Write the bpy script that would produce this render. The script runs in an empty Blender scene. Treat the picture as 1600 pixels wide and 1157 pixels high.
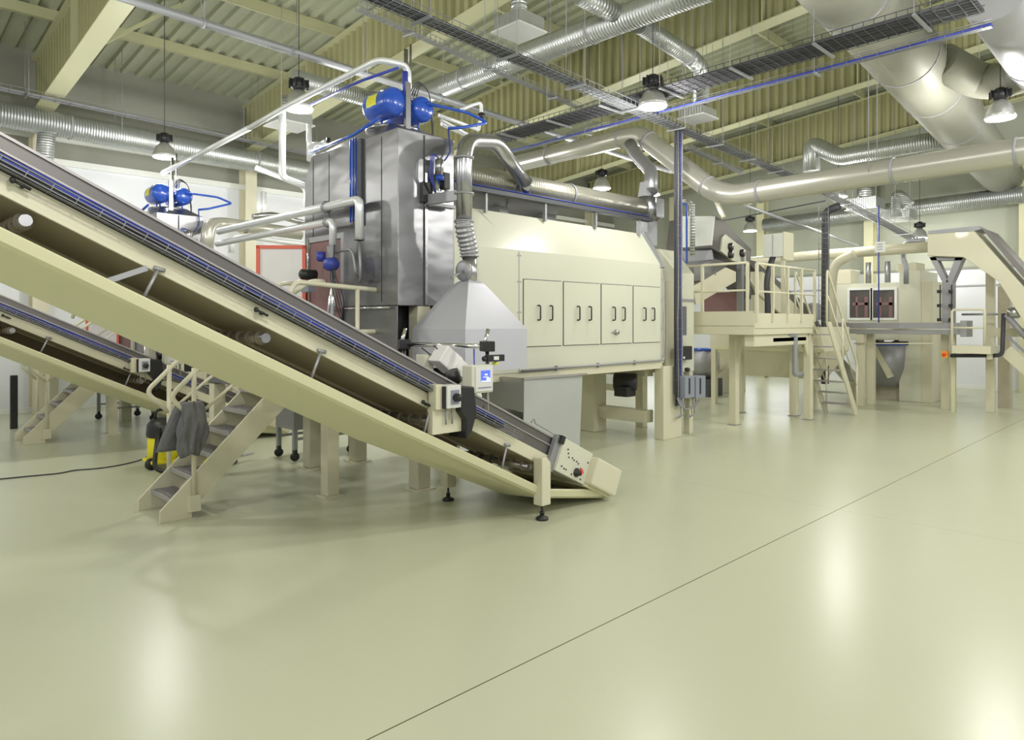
import bpy, math, random
from mathutils import Vector, Matrix
random.seed(7)
sc = bpy.context.scene
COL = sc.collection
PI = math.pi
# ------------------------------------------------------------------ camera
W_, H_ = 1600, 1157
F = 1095.0; HX, HY = 800.0, 503.0; CH = 1.7
TH = math.radians(45.39); CT, ST = math.cos(TH), math.sin(TH)
cam = bpy.data.cameras.new('camera'); co = bpy.data.objects.new('camera', cam); COL.objects.link(co)
cam.sensor_fit = 'HORIZONTAL'; cam.sensor_width = 36.0; cam.lens = F / W_ * 36.0
cam.shift_x = 0.0; cam.shift_y = -((H_ / 2) - HY) / W_
cam.clip_start = 0.05; cam.clip_end = 200
co.location = (0, 0, CH); co.rotation_euler = (PI / 2, 0, TH - PI / 2)
sc.camera = co
def P(px, py, X=None, Y=None, Z=None, d=None):
    """measured point of the photograph laid on the plane X=, Y= or Z= of the hall"""
    t = (px - HX) / F; k = (HY - py) / F
    ax, ay = CT + t * ST, ST - t * CT
    if d is None:
        if X is not None: d = X / ax
        elif Y is not None: d = Y / ay
        else: d = (Z - CH) / k
    return Vector((ax * d, ay * d, CH + k * d))
# ------------------------------------------------------------------ materials
MATS = {}
def mat(name, col, rough=.5, metal=0.0, var=.06, vs=3.0, bump=0.0, bs=20.0, wave=None, emit=None, es=1.0, coat=0.0, trans=0.0, stretch=None):
    m = bpy.data.materials.new(name); m.use_nodes = True
    nt = m.node_tree; N = nt.nodes; L = nt.links
    b = N['Principled BSDF']
    b.inputs['Roughness'].default_value = rough; b.inputs['Metallic'].default_value = metal
    b.inputs['Coat Weight'].default_value = coat; b.inputs['Transmission Weight'].default_value = trans
    tc = N.new('ShaderNodeTexCoord')
    src = tc.outputs['Object']
    if stretch:
        mp = N.new('ShaderNodeMapping'); mp.inputs['Scale'].default_value = stretch
        L.new(src, mp.inputs['Vector']); src2 = mp.outputs['Vector']
    else: src2 = src
    nz = N.new('ShaderNodeTexNoise'); nz.inputs['Scale'].default_value = vs; nz.inputs['Detail'].default_value = 4
    L.new(src2, nz.inputs['Vector'])
    mx = N.new('ShaderNodeMix'); mx.data_type = 'RGBA'
    c = Vector(col)
    mx.inputs[6].default_value = (*[max(0, x * (1 - var)) for x in c], 1)
    mx.inputs[7].default_value = (*[min(1, x * (1 + var)) for x in c], 1)
    L.new(nz.outputs['Fac'], mx.inputs[0]); L.new(mx.outputs[2], b.inputs['Base Color'])
    hgt = None
    if bump:
        n2 = N.new('ShaderNodeTexNoise'); n2.inputs['Scale'].default_value = bs; n2.inputs['Detail'].default_value = 2
        L.new(src2, n2.inputs['Vector']); hgt = n2.outputs['Fac']
    if wave:
        w = N.new('ShaderNodeTexWave'); w.wave_type = 'BANDS'; w.bands_direction = wave[0]
        w.inputs['Scale'].default_value = wave[1]; w.inputs['Distortion'].default_value = 0
        L.new(src, w.inputs['Vector']); hgt = w.outputs['Fac']; bump = bump or wave[2]
    if hgt:
        bp = N.new('ShaderNodeBump'); bp.inputs['Strength'].default_value = bump
        bp.inputs['Distance'].default_value = .02 if wave else .03
        L.new(hgt, bp.inputs['Height']); L.new(bp.outputs['Normal'], b.inputs['Normal'])
    if emit:
        b.inputs['Emission Color'].default_value = (*emit, 1); b.inputs['Emission Strength'].default_value = es
    MATS[name] = m; return m
mat('cream', (.68, .65, .49), .34, var=.03, coat=.12)
mat('cream_panel', (.66, .66, .54), .30, var=.02, vs=1.0, coat=.2)
mat('tray_yellow', (.68, .66, .44), .35, var=.03)
mat('girder_paint', (.50, .50, .31), .5, var=.05)
mat('web_paint', (.35, .345, .18), .55, var=.05)
mat('deck_paint', (.40, .42, .30), .5, var=.08, vs=1.2)
mat('wall_white', (.78, .80, .84), .6, var=.03, vs=.6)
mat('wall_grey', (.27, .275, .23), .7, var=.05, vs=.6)
mat('wall_sage', (.40, .42, .34), .7, var=.05, vs=.6)
mat('trim_white', (.82, .84, .80), .4)
mat('steel', (.30, .30, .31), .30, .92, var=.10, vs=2.0, bump=.6, bs=1.3, stretch=(1, 1, 2.2))
mat('steel_plain', (.46, .46, .47), .26, .95, var=.06)
mat('steel_dull', (.36, .36, .38), .48, .6, var=.06)
mat('hood_steel', (.62, .62, .68), .42, .5, var=.04)
mat('hopper_grey', (.50, .52, .50), .5, .35, var=.05)
mat('guard_steel', (.17, .16, .155), .38, .6, var=.12)
mat('lip_steel', (.42, .40, .40), .42, .5)
mat('chrome', (.82, .82, .84), .12, 1.0, var=.02)
for a in 'XYZ':
    mat('duct_' + a.lower(), (.48, .50, .49), .36, .75, var=.10, vs=5, wave=(a, 7.0, .4))
mat('duct_matte', (.30, .30, .25), .5, .1, var=.06, vs=3, wave=('X', 9.0, .15))
mat('ring_brown', (.26, .22, .16), .6)
mat('duct_beige', (.42, .41, .34), .34, .6, var=.05, wave=('X', 8.0, .12))
mat('pipe_cream', (.50, .49, .43), .3, .5, var=.04)
mat('pipe_grey', (.36, .37, .39), .45, .4)
mat('pipe_white', (.82, .84, .86), .3, .3)
mat('flex_grey', (.36, .36, .38), .4, .75, var=.2, vs=25)
mat('tray_dark', (.075, .08, .09), .5, .4, var=.3, vs=30)
mat('tray_galv', (.30, .31, .32), .4, .6)
mat('cable_dark', (.05, .05, .06), .5)
mat('cable_grey', (.30, .30, .32), .5)
mat('cable_blue', (.04, .06, .36), .4)
mat('blue_paint', (.02, .09, .52), .25, coat=.5, var=.05)
mat('black', (.018, .018, .02), .4)
mat('rubber', (.03, .03, .03), .7)
mat('grey_plastic', (.27, .29, .35), .45)
mat('light_plastic', (.72, .72, .70), .4)
mat('belt_brown', (.54, .49, .38), .6, var=.06, stretch=(6, .6, 6))
mat('belt_dark', (.10, .10, .11), .55)
mat('grate', (.22, .225, .24), .4, .7, var=.3, vs=60, bump=.6, bs=60)
mat('yellow', (.85, .75, .02), .35)
mat('label_yellow', (.75, .78, .05), .4)
mat('red', (.75, .07, .05), .4)
mat('red_frame', (.80, .16, .10), .45)
mat('door_white', (.86, .84, .84), .35)
mat('wine', (.24, .13, .13), .45)
mat('cloth_grey', (.17, .17, .18), .8, bump=.9, bs=9)
mat('screen_blue', (.05, .08, .5), .3, emit=(.10, .16, .85), es=.7)
mat('screen_white', (.8, .8, .8), .3, emit=(.7, .8, 1), es=.8)
mat('amber', (.9, .35, .02), .3)
mat('lamp_glow', (1, 1, 1), .3, emit=(1, .99, .95), es=6)
mat('day_glow', (1, 1, 1), .3, emit=(.93, .97, 1), es=1.3)
mat('reflector', (.5, .5, .48), .3, .6, trans=.0)
mat('glass_dark', (.10, .09, .09), .06, 0, var=.3, coat=.5)
mat('diffuser', (.55, .56, .55), .5)
def floor_mat():
    m = mat('floor_epoxy', (.56, .575, .43), .2, 0, var=.035, vs=.5)
    m.node_tree.nodes['Principled BSDF'].inputs['Specular IOR Level'].default_value = .33
    nt = m.node_tree; N = nt.nodes; L = nt.links; b = N['Principled BSDF']
    tc = N.new('ShaderNodeTexCoord'); sp = N.new('ShaderNodeSeparateXYZ'); L.new(tc.outputs['Object'], sp.inputs[0])
    def line(out, at, w):
        s = N.new('ShaderNodeMath'); s.operation = 'SUBTRACT'; L.new(out, s.inputs[0]); s.inputs[1].default_value = at
        a = N.new('ShaderNodeMath'); a.operation = 'ABSOLUTE'; L.new(s.outputs[0], a.inputs[0])
        l = N.new('ShaderNodeMath'); l.operation = 'LESS_THAN'; L.new(a.outputs[0], l.inputs[0]); l.inputs[1].default_value = w
        return l.outputs[0]
    l1 = line(sp.outputs['Y'], 2.44, .004); l2 = line(sp.outputs['X'], 6.55, .003); l3 = line(sp.outputs['X'], 13.0, .004)
    old = b.inputs['Base Color'].links[0].from_socket
    for l, c in ((l1, (.13, .12, .08, 1)), (l2, (.42, .41, .28, 1)), (l3, (.42, .41, .28, 1))):
        mx = N.new('ShaderNodeMix'); mx.data_type = 'RGBA'; L.new(l, mx.inputs[0]); L.new(old, mx.inputs[6])
        mx.inputs[7].default_value = c; old = mx.outputs[2]
    L.new(old, b.inputs['Base Color'])
    b.inputs['Roughness'].default_value = .27
floor_mat()
# ------------------------------------------------------------------ mesh builder
def V(*a): return Vector(a if len(a) == 3 else a[0])
class MB:
    def __init__(s): s.v = []; s.f = []; s.sm = []
    def add(s, vs, fs, smooth=False):
        n = len(s.v); s.v += [Vector(x) for x in vs]
        s.f += [tuple(i + n for i in f) for f in fs]; s.sm += [smooth] * len(fs); return s
    def obox(s, c, a, b, d):
        c, a, b, d = Vector(c), Vector(a), Vector(b), Vector(d)
        vs = [c + i * a + j * b + k * d for k in (-1, 1) for i, j in ((-1, -1), (1, -1), (1, 1), (-1, 1))]
        return s.add(vs, [(3, 2, 1, 0), (4, 5, 6, 7), (0, 1, 5, 4), (1, 2, 6, 5), (2, 3, 7, 6), (3, 0, 4, 7)])
    def box(s, x0, x1, y0, y1, z0, z1):
        return s.obox(((x0 + x1) / 2, (y0 + y1) / 2, (z0 + z1) / 2), ((x1 - x0) / 2, 0, 0), (0, (y1 - y0) / 2, 0), (0, 0, (z1 - z0) / 2))
    def bar(s, p, q, w, h, up=(0, 0, 1)):
        p, q = Vector(p), Vector(q); d = q - p; u = Vector(up)
        if abs(d.normalized().dot(u)) > .99: u = Vector((0, 1, 0))
        a = d.cross(u).normalized(); b = a.cross(d).normalized()
        return s.obox((p + q) / 2, d / 2, a * w / 2, b * h / 2)
    def prism(s, poly, ext):
        n = len(poly); e = Vector(ext); vs = [Vector(p) for p in poly] + [Vector(p) + e for p in poly]
        fs = [tuple(range(n))[::-1], tuple(range(n, 2 * n))] + [(i, (i + 1) % n, n + (i + 1) % n, n + i) for i in range(n)]
        return s.add(vs, fs)
    def loft(s, secs, cap=True, smooth=False):
        n = len(secs[0]); vs = [p for q in secs for p in q]; fs = []
        for k in range(len(secs) - 1):
            for i in range(n): fs.append((k * n + i, k * n + (i + 1) % n, (k + 1) * n + (i + 1) % n, (k + 1) * n + i))
        if cap: fs += [tuple(range(n))[::-1], tuple(range(len(vs) - n, len(vs)))]
        return s.add(vs, fs, smooth)
    def tube(s, pts, r, seg=10, closed=False):
        pts = [Vector(p) for p in pts]; n = len(pts)
        rr = r if isinstance(r, (list, tuple)) else [r] * n
        tang = []
        for i in range(n):
            a = pts[(i - 1) % n] if (closed or i > 0) else pts[i]; b = pts[(i + 1) % n] if (closed or i < n - 1) else pts[i]
            tang.append((b - a).normalized())
        t = tang[0]; u = t.cross(Vector((0, 0, 1)))
        if u.length < .05: u = t.cross(Vector((0, 1, 0)))
        u.normalize(); secs = []
        for i in range(n):
            t = tang[i]; u = (u - t * u.dot(t)).normalized(); w = t.cross(u)
            secs.append([pts[i] + rr[i] * (math.cos(2 * PI * k / seg) * u + math.sin(2 * PI * k / seg) * w) for k in range(seg)])
        if closed:
            vs = [p for q in secs for p in q]; fs = []
            for k in range(n):
                k2 = (k + 1) % n
                for i in range(seg): fs.append((k * seg + i, k * seg + (i + 1) % seg, k2 * seg + (i + 1) % seg, k2 * seg + i))
            return s.add(vs, fs, True)
        m = len(s.f); s.loft(secs, True, True); s.sm[-1] = s.sm[-2] = False
        return s
    def lathe(s, prof, c=(0, 0, 0), axis=(0, 0, 1), seg=20):
        ax = Vector(axis).normalized(); c = Vector(c)
        return s.tube([c + ax * z for r, z in _mono(prof)], [r for r, z in _mono(prof)], seg) if False else s._lathe(prof, c, ax, seg)
    def _lathe(s, prof, c, ax, seg):
        u = ax.cross(Vector((0, 0, 1)))
        if u.length < .05: u = ax.cross(Vector((0, 1, 0)))
        u.normalize(); w = ax.cross(u)
        secs = [[c + ax * z + max(r, 1e-4) * (math.cos(2 * PI * k / seg) * u + math.sin(2 * PI * k / seg) * w) for k in range(seg)] for r, z in prof]
        return s.loft(secs, True, True)
    def build(s, name, m, parent=None, label=None, bev=0.0, cat=None, group=None, kind=None):
        me = bpy.data.meshes.new(name)
        if parent is None:
            lo = Vector((min(v.x for v in s.v), min(v.y for v in s.v), min(v.z for v in s.v)))
            hi = Vector((max(v.x for v in s.v), max(v.y for v in s.v), max(v.z for v in s.v)))
            org = Vector(((lo.x + hi.x) / 2, (lo.y + hi.y) / 2, lo.z)) if kind != 'structure' else Vector((0, 0, 0))
        else:
            org = Vector((0, 0, 0)); p = parent
            while p: org += p.location; p = p.parent
        me.from_pydata([tuple(v - org) for v in s.v], [], s.f); me.update()
        import bmesh
        bm = bmesh.new(); bm.from_mesh(me); bmesh.ops.recalc_face_normals(bm, faces=bm.faces[:]); bm.to_mesh(me); bm.free()
        for p, q in zip(me.polygons, s.sm): p.use_smooth = q
        me.materials.append(MATS[m] if isinstance(m, str) else m)
        o = bpy.data.objects.new(name, me); COL.objects.link(o)
        if parent is None: o.location = org
        else: o.parent = parent
        if bev:
            md = o.modifiers.new('bevel', 'BEVEL'); md.width = bev; md.segments = 2; md.limit_method = 'ANGLE'; md.angle_limit = .6
        if label: o['label'] = label
        if cat: o['category'] = cat
        if group: o['group'] = group
        if kind: o['kind'] = kind
        return o
def round_path(pts, rad, n=5):
    pts = [Vector(p) for p in pts]; out = [pts[0]]
    for i in range(1, len(pts) - 1):
        a, b, c = pts[i - 1], pts[i], pts[i + 1]
        r = min(rad, (a - b).length * .48, (c - b).length * .48)
        p, q = b + (a - b).normalized() * r, b + (c - b).normalized() * r
        for k in range(n + 1):
            t = k / n; out.append((1 - t) ** 2 * p + 2 * t * (1 - t) * b + t * t * q)
    out.append(pts[-1]); return out
def thing(name, label, cat, loc, group=None):
    o = bpy.data.objects.new(name, None); COL.objects.link(o); o.location = loc; o.empty_display_size = .1
    o['label'] = label; o['category'] = cat
    if group: o['group'] = group
    return o
def dup(root, delta, label, group=None, only=None):
    r = root.copy(); COL.objects.link(r); r.location = root.location + Vector(delta); r['label'] = label
    if group: r['group'] = group
    for ch in list(root.children):
        if only and ch.name.split('.')[0] in only: continue
        c = ch.copy(); COL.objects.link(c); c.parent = r
        for g in list(ch.children):
            d = g.copy(); COL.objects.link(d); d.parent = c
    return r
X, Y, Z = Vector((1, 0, 0)), Vector((0, 1, 0)), Vector((0, 0, 1))
def struct(name, mb, m, label=None, bev=0): return mb.build(name, m, kind='structure', bev=bev)
# ================================================================== THE HALL
YW, XW = 15.7, 20.7
Y0, X0 = -7.0, -7.0
def roofz(y): return 6.75 + .0956 * (YW - y)
def botz(y): return 5.5 + .0956 * (YW - y)
struct('floor', MB().box(X0, XW + .2, Y0, YW + .2, -.15, 0), 'floor_epoxy')
mb = MB(); top = []; bot = []; x = X0; pitch = .27
prof = []
while x < XW + .3:
    prof += [(x, 0), (x + .10, 0), (x + .125, .07), (x + pitch - .025, .07)]; x += pitch
vs = []; fs = []
for y in (Y0, YW + .1):
    for (a, h) in prof: vs.append((a, y, roofz(y) + h))
n = len(prof)
for i in range(n - 1): fs.append((i, i + 1, n + i + 1, n + i))
vs2 = [Vector(v) + Vector((0, 0, .03)) for v in vs]
mb.add(vs + vs2, fs + [tuple(i + 2 * n for i in f) for f in fs]); struct('ceiling', mb, 'deck_paint')
# back wall (lower white cladding, upper grey cladding) with two window openings glowing with daylight
def wall_with_holes(name, x0, x1, z0, z1, holes, m, axis, at, th=.12, roof=False):
    mb = MB(); xs = sorted({x0, x1, *[h[0] for h in holes], *[h[1] for h in holes]}); zs = sorted({z0, z1, *[h[2] for h in holes], *[h[3] for h in holes]})
    for i in range(len(xs) - 1):
        for j in range(len(zs) - 1):
            cx, cz = (xs[i] + xs[i + 1]) / 2, (zs[j] + zs[j + 1]) / 2
            if any(h[0] < cx < h[1] and h[2] < cz < h[3] for h in holes): continue
            if axis == 'x': mb.box(xs[i], xs[i + 1], at, at + th, zs[j], zs[j + 1])
            else: mb.box(at, at + th, xs[i], xs[i + 1], zs[j], zs[j + 1])
    return struct(name, mb, m)
win_b = [(3.9, 5.6, .95, 2.3), (9.5, 11.5, .9, 2.2), (13.0, 15.5, .9, 2.2), (17.0, 19.8, .5, 2.2)]
win_r = [(5.0, 5.65, .45, 1.75), (9.0, 11.5, .6, 2.2), (13.0, 14.6, .6, 2.2)]
wall_with_holes('wall_back', X0, XW, 0, 4.75, win_b, 'wall_white', 'x', YW)
struct('wall_back_upper', MB().box(X0, XW, YW, YW + .12, 4.75, 6.85), 'wall_grey')
wall_with_holes('wall_right', Y0, YW, 0, 3.05, win_r, 'wall_white', 'y', XW)
mb = MB(); mb.prism([(XW, Y0, 3.05), (XW, YW, 3.05), (XW, YW, roofz(YW)), (XW, Y0, roofz(Y0))], (.12, 0, 0)); struct('wall_right_upper', mb, 'wall_sage')
k = 0
for (a, b, c, d) in win_b:
    k += 1
    f = struct('window_%d' % k, MB().box(a - .05, b + .05, YW - .04, YW + .0, c - .05, c).box(a - .05, b + .05, YW - .04, YW, d, d + .05).box(a - .05, a, YW - .04, YW, c, d).box(b, b + .05, YW - .04, YW, c, d).box((a + b) / 2 - .02, (a + b) / 2 + .02, YW - .04, YW, c, d), 'trim_white')
    MB().box(a, b, YW + .06, YW + .08, c, d).build('pane', 'day_glow', f)
for (a, b, c, d) in win_r:
    k += 1
    f = struct('window_%d' % k, MB().box(XW - .04, XW, a - .05, b + .05, c - .05, c).box(XW - .04, XW, a - .05, b + .05, d, d + .05).box(XW - .04, XW, a - .05, a, c, d).box(XW - .04, XW, b, b + .05, c, d), 'trim_white')
    MB().box(XW + .06, XW + .08, a, b, c, d).build('pane', 'day_glow', f)
struct('baseboard_back', MB().box(X0, XW, YW - .02, YW, 0, .1), 'trim_white')
struct('baseboard_right', MB().box(XW - .02, XW, Y0, YW, 0, .1), 'trim_white')
struct('trim_1', MB().box(X0, XW, YW - .06, YW, 5.15, 5.27), 'trim_white')
struct('trim_2', MB().box(X0, XW, YW - .06, YW, 4.7, 4.82), 'trim_white')
struct('trim_3', MB().box(XW - .03, XW, Y0, YW, 3.03, 3.09), 'wall_grey')
struct('trim_4', MB().box(XW - .04, XW, Y0, YW, 1.7 + .9, 2.63), 'steel_dull')
for k, yc in enumerate((3.3, 6.8, 9.9, 13.0)):
    struct('column_right_%d' % (k + 1), MB().box(XW - .3, XW - .28, yc - .12, yc + .12, 0, 5.9).box(XW - .28, XW - .01, yc - .01, yc + .01, 0, 5.9).box(XW - .02, XW - .001, yc - .12, yc + .12, 0, 5.9), 'tray_yellow')
# columns, girders with corrugated webs, purlins
GX = [-1.0, 2.9, 6.9, 10.9, 15.1, 19.2]
names = ['', 'first', 'second', 'third', 'fourth', 'fifth']
for i, gx in enumerate(GX):
    mb = MB().box(gx - .13, gx + .13, YW - .35, YW - .33, 0, 5.6).box(gx - .13, gx + .13, YW - .02, YW - .001, 0, 5.6).box(gx - .01, gx + .01, YW - .33, YW - .02, 0, 5.6)
    struct('column_back_%d' % (i + 1), mb, 'cream')
    lab = ['cream roof girder with ribbed web, over the left edge of the hall', 'cream roof girder with ribbed web at the upper left, nearest the grey back wall end',
           'cream ribbed-web roof girder running above the stainless tower and blue tanks', 'cream ribbed-web roof girder crossing above the cream oven housing',
           'cream ribbed-web roof girder crossing above the right stair platform', 'cream ribbed-web roof girder farthest away, in front of the right wall'][i]
    g = thing('roof_girder', lab, 'girder', (gx, YW - .2, 5.5), 'ribbed-web roof girders')
    y1 = YW - .1
    ys = [Y0, y1]
    mb = MB(); mb.prism([(gx - .15, Y0, botz(Y0)), (gx + .15, Y0, botz(Y0)), (gx + .15, Y0, botz(Y0) + .02), (gx - .15, Y0, botz(Y0) + .02)], (0, y1 - Y0, botz(y1) - botz(Y0)))
    mb.build('bottom_flange', 'girder_paint', g)
    mb = MB(); mb.prism([(gx - .12, Y0, roofz(Y0) - .2), (gx + .12, Y0, roofz(Y0) - .2), (gx + .12, Y0, roofz(Y0) - .18), (gx - .12, Y0, roofz(Y0) - .18)], (0, y1 - Y0, botz(y1) - botz(Y0)))
    mb.build('top_flange', 'girder_paint', g)
    vs = []; fs = []; y = Y0; kk = 0
    while y < y1:
        for (dy, dx) in ((0, .03), (.07, .03), (.10, -.03), (.17, -.03)):
            yy = min(y + dy, y1); vs += [(gx + dx, yy, botz(yy) + .01), (gx + dx, yy, roofz(yy) - .19)]
        y += .2
    for q in range(len(vs) // 2 - 1): fs.append((2 * q, 2 * q + 2, 2 * q + 3, 2 * q + 1))
    mb = MB(); mb.add(vs, fs); mb.add([Vector(v) + Vector((.004, 0, 0)) for v in vs], fs); mb.build('web', 'web_paint', g)
    for y in (1.5, 5.2, 8.9, 12.6):
        MB().box(gx - .13, gx + .13, y - .012, y + .012, botz(y) + .02, roofz(y) - .2).build('stiffener', 'girder_paint', g)
    for y in (2.6, 7.6, 12.0):
        if 0 < i < 5:
            MB().bar((gx + .1, y, botz(y) + .04), (gx + 1.3, y, roofz(y) - .2), .09, .05).build('brace', 'girder_paint', g)
PY = [-2.0, 1.0, 4.0, 6.5, 9.0, 11.5, 13.8]
desc = ['nearest the camera end of the hall', 'above the open floor', 'above the long inclined conveyor', 'above the cream oven', 'above the gap between both lines', 'above the rear conveyor line', 'next to the grey back wall']
for y, dd in zip(PY, desc):
    mb = MB().box(X0, XW, y - .035, y + .035, roofz(y) - .18, roofz(y) - .165).box(X0, XW, y - .035, y + .035, roofz(y) - .015, roofz(y) - .0).box(X0, XW, y - .04, y - .025, roofz(y) - .18, roofz(y))
    mb.build('roof_purlin', 'girder_paint', cat='purlin', label='cream steel purlin under the ribbed roof deck, ' + dd, group='roof purlins')
# ------------------------------------------------------------------ lamps
def lamp(px, py, label, zz=4.4, at=None, power=.75):
    c = at or P(px, py, Z=zz); x, y, z = c
    g = thing('high_bay_lamp', label, 'lamp', (x, y, z), 'high bay lamps')
    MB()._lathe([(.185, 0), (.175, .04), (.13, .16), (.07, .22), (.05, .24)], Vector((x, y, z + .015)), Z, 24).build('reflector', 'reflector', g)
    MB()._lathe([(.17, 0), (.17, .012)], Vector((x, y, z)), Z, 24).build('lens', 'lamp_glow', g)
    h = MB()._lathe([(.06, 0), (.10, .03), (.10, .12), (.05, .16), (.02, .17)], Vector((x, y, z + .25)), Z, 12)
    for k in range(8):
        a = k * PI / 4; h.obox((x + .1 * math.cos(a), y + .1 * math.sin(a), z + .33), (.03 * math.cos(a), .03 * math.sin(a), 0), (-.006 * math.sin(a), .006 * math.cos(a), 0), (0, 0, .05))
    h.build('ballast_housing', 'black', g)
    MB().tube([(x, y, z + .42), (x, y, roofz(y) - .02)], .006, 6).build('suspension_wire', 'cable_dark', g)
    l = bpy.data.lights.new('lamp_bulb', 'POINT'); l.energy = 190 * power; l.shadow_soft_size = .16; l.color = (1, .985, .93)
    lo = bpy.data.objects.new('lamp_bulb', l); COL.objects.link(lo); lo.parent = g; lo.location = (0, 0, -.22)
    return g
lamp(257, 247, 'bell-shaped hanging lamp before the long silver duct, top left')
lamp(467, 172, 'glaring hanging lamp left of the stainless tower and blue tanks')
lamp(1020, 168, 'hanging lamp under the wide dark cable tray, right of centre', power=.45)
lamp(1563, 186, 'large hanging lamp at the upper right edge, beside the giant duct')
lamp(1310, 309, 'small far lamp hanging below the long pale pipe', power=.45)
lamp(1437, 373, 'small far lamp hanging left of the cream chute box', zz=3.75, power=.3)
lamp(1172, 362, 'far lamp hanging right of the white-fronted steel hopper', zz=4.1, power=.3)
lamp(940, 296, 'far lamp seen behind the pipes above the cream oven', power=.5)
for (x, y, pw) in ((1.0, 1.5, .9), (5.5, .5, .9), (9.5, -.8, 1), (-2.5, 5.0, 1), (0.0, 9.0, .65), (-3.5, 0.0, 1), (2.0, -4.0, 1), (8.0, -4.5, 1), (15.0, -1.5, .8), (13.6, 9.2, .5), (9.0, 12.5, .5), (18.2, 1.0, .35), (0, 12.5, .25)):  # unseen lamps, added to light the floor
    lamp(0, 0, 'unseen hanging lamp, added to light the open floor', at=Vector((x, y, 4.6)), power=pw)
# ================================================================== INCLINED BELT CONVEYOR (line 1), copied for line 2
AI = math.atan(.486); CA, SA = math.cos(AI), math.sin(AI)
def C(s, y, n): return Vector((.62 + s * CA + n * SA, y, 2.32 - s * SA + n * CA))
def cbox(mb, s0, s1, y0, y1, n0, n1):
    c = (C(s0, y0, n0) + C(s1, y1, n1)) / 2
    return mb.obox(c, Vector((CA, 0, -SA)) * (s1 - s0) / 2, Y * (y1 - y0) / 2, Vector((SA, 0, CA)) * (n1 - n0) / 2)
SE = 4.38                      # s of the lower end of the main frame
S0 = -2.6
def make_conveyor():
    g = thing('inclined_conveyor', 'long cream inclined belt conveyor in front, running from upper left down to the floor', 'conveyor', (4.4, 4.65, 0), 'inclined conveyors')
    for y0, nm in ((4.17, 'side_frame'), (5.07, 'side_frame')):
        mb = MB(); cbox(mb, S0, SE, y0, y0 + .035, 0, .105); mb.build(nm, 'cream', g, bev=.004)
    mb = MB(); cbox(mb, S0, SE, 4.21, 5.07, .075, .09); mb.build('carrying_belt', 'belt_dark', g)
    mb = MB(); cbox(mb, S0, SE, 4.21, 5.07, .02, .03); mb.build('return_belt', 'belt_brown', g)
    mb = MB(); cbox(mb, S0, SE - .3, 5.085, 5.10, -.19, 0); mb.build('back_plate', 'ring_brown', g)  # brown instead of cream: shade below the frame put into the colour
    for y0 in (4.185, 5.075):
        mb = MB(); cbox(mb, S0, SE, y0, y0 + .012, .105, .262); o = mb.build('guard_plate', 'guard_steel', g)
        mb = MB(); cbox(mb, S0, SE, y0 - .012, y0 + .022, .262, .276); mb.build('guard_lip', 'lip_steel', o, label='lighter folded steel lip')
        mb = MB(); cbox(mb, S0, SE, y0 - .012, y0 + .0, .19, .20)
        mb.build('seam_rail', 'lip_steel', o)
    # wire basket with cables along the near side
    mb = MB()
    for (y, n) in ((4.15, .11), (4.12, .11), (4.09, .115), (4.09, .135), (4.09, .155)):
        mb.tube([C(S0, y, n), C(SE - .5, y, n)], .0028, 5)
    s = S0
    while s < SE - .55:
        mb.tube([C(s, 4.185, .112), C(s, 4.09, .112), C(s, 4.09, .157)], .0022, 5); s += .12
    mb.build('wire_basket', 'cable_grey', g)
    mb = MB()
    for q, (y, n, r) in enumerate(((4.105, .122, .006), (4.125, .122, .008), (4.145, .124, .007), (4.165, .126, .008), (4.115, .137, .006), (4.14, .14, .007))):
        pts = [C(S0 + .25 * k, y + .006 * math.sin(k * 1.7 + q), n + .004 * math.sin(k * 2.3 + q * 2)) for k in range(int((SE - .5 - S0) / .25) + 1)]
        mb.tube(pts, r, 6)
    mb.build('cable_bundle', 'cable_dark', g)
    mb = MB()
    for q, (y, n) in enumerate(((4.168, .165), (4.172, .18), (4.165, .152))):
        pts = [C(S0 + .3 * k, y + .004 * math.sin(k + q), n + .005 * math.sin(k * 1.3 + q)) for k in range(int((SE - .6 - S0) / .3) + 1)]
        mb.tube(pts, .005, 6)
    mb.build('blue_hose', 'cable_blue', g, label='dark blue air hoses')
    for s in (.15, 1.55, 3.1, 4.2):   # return rollers with rubber rings
        c0, c1 = C(s, 4.22, -.05), C(s, 5.07, -.05)
        r = MB().tube([c0, c1], .031, 14).build('return_roller', 'steel_plain', g)
        for k in range(6):
            c = c0 + (c1 - c0) * ((k + .5) / 6)
            MB()._lathe([(.022, -.010), (.043, -.010), (.046, -.006), (.046, .006), (.043, .010), (.022, .010)], c, Y, 18).build('rubber_ring', 'ring_brown', r)
    for (px, py) in ((35, 292), (408, 490), (665, 632)):   # clamp levers
        p = P(px, py, Y=4.16)
        mb = MB().tube([p + Vector((0, .02, 0)), p + Vector((0, -.03, 0))], .010, 8).tube([p + Vector((-.04, -.03, .02)), p + Vector((.03, -.03, -.015))], .008, 8)
        mb._lathe([(.004, -.014), (.015, -.008), (.017, 0), (.015, .008), (.004, .014)], p + Vector((-.045, -.03, .022)), X, 10)
        mb.build('clamp_lever', 'black', g)
    for xx in (-.3, 1.34, 2.34, 3.25, 4.04):   # hanger rods of the tray
        zf = 2.32 - .486 * (xx - .62); zt = 2.14 - .5 * (xx - .09 - .62)
        mb = MB().tube([(xx, 4.155, zf + .03), (xx - .09, 4.13, zt + .0)], .010, 8)
        mb.tube([(xx - .03, 4.15, zf + .03), (xx + .03, 4.15, zf + .015)], .012, 8)
        mb.build('hanger_rod', 'steel_dull', g)
        zf2 = zf
        MB().tube([(xx, 5.09, zf + .03), (xx - .09, 5.12, zt)], .010, 8).build('hanger_rod', 'steel_dull', g)
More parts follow.
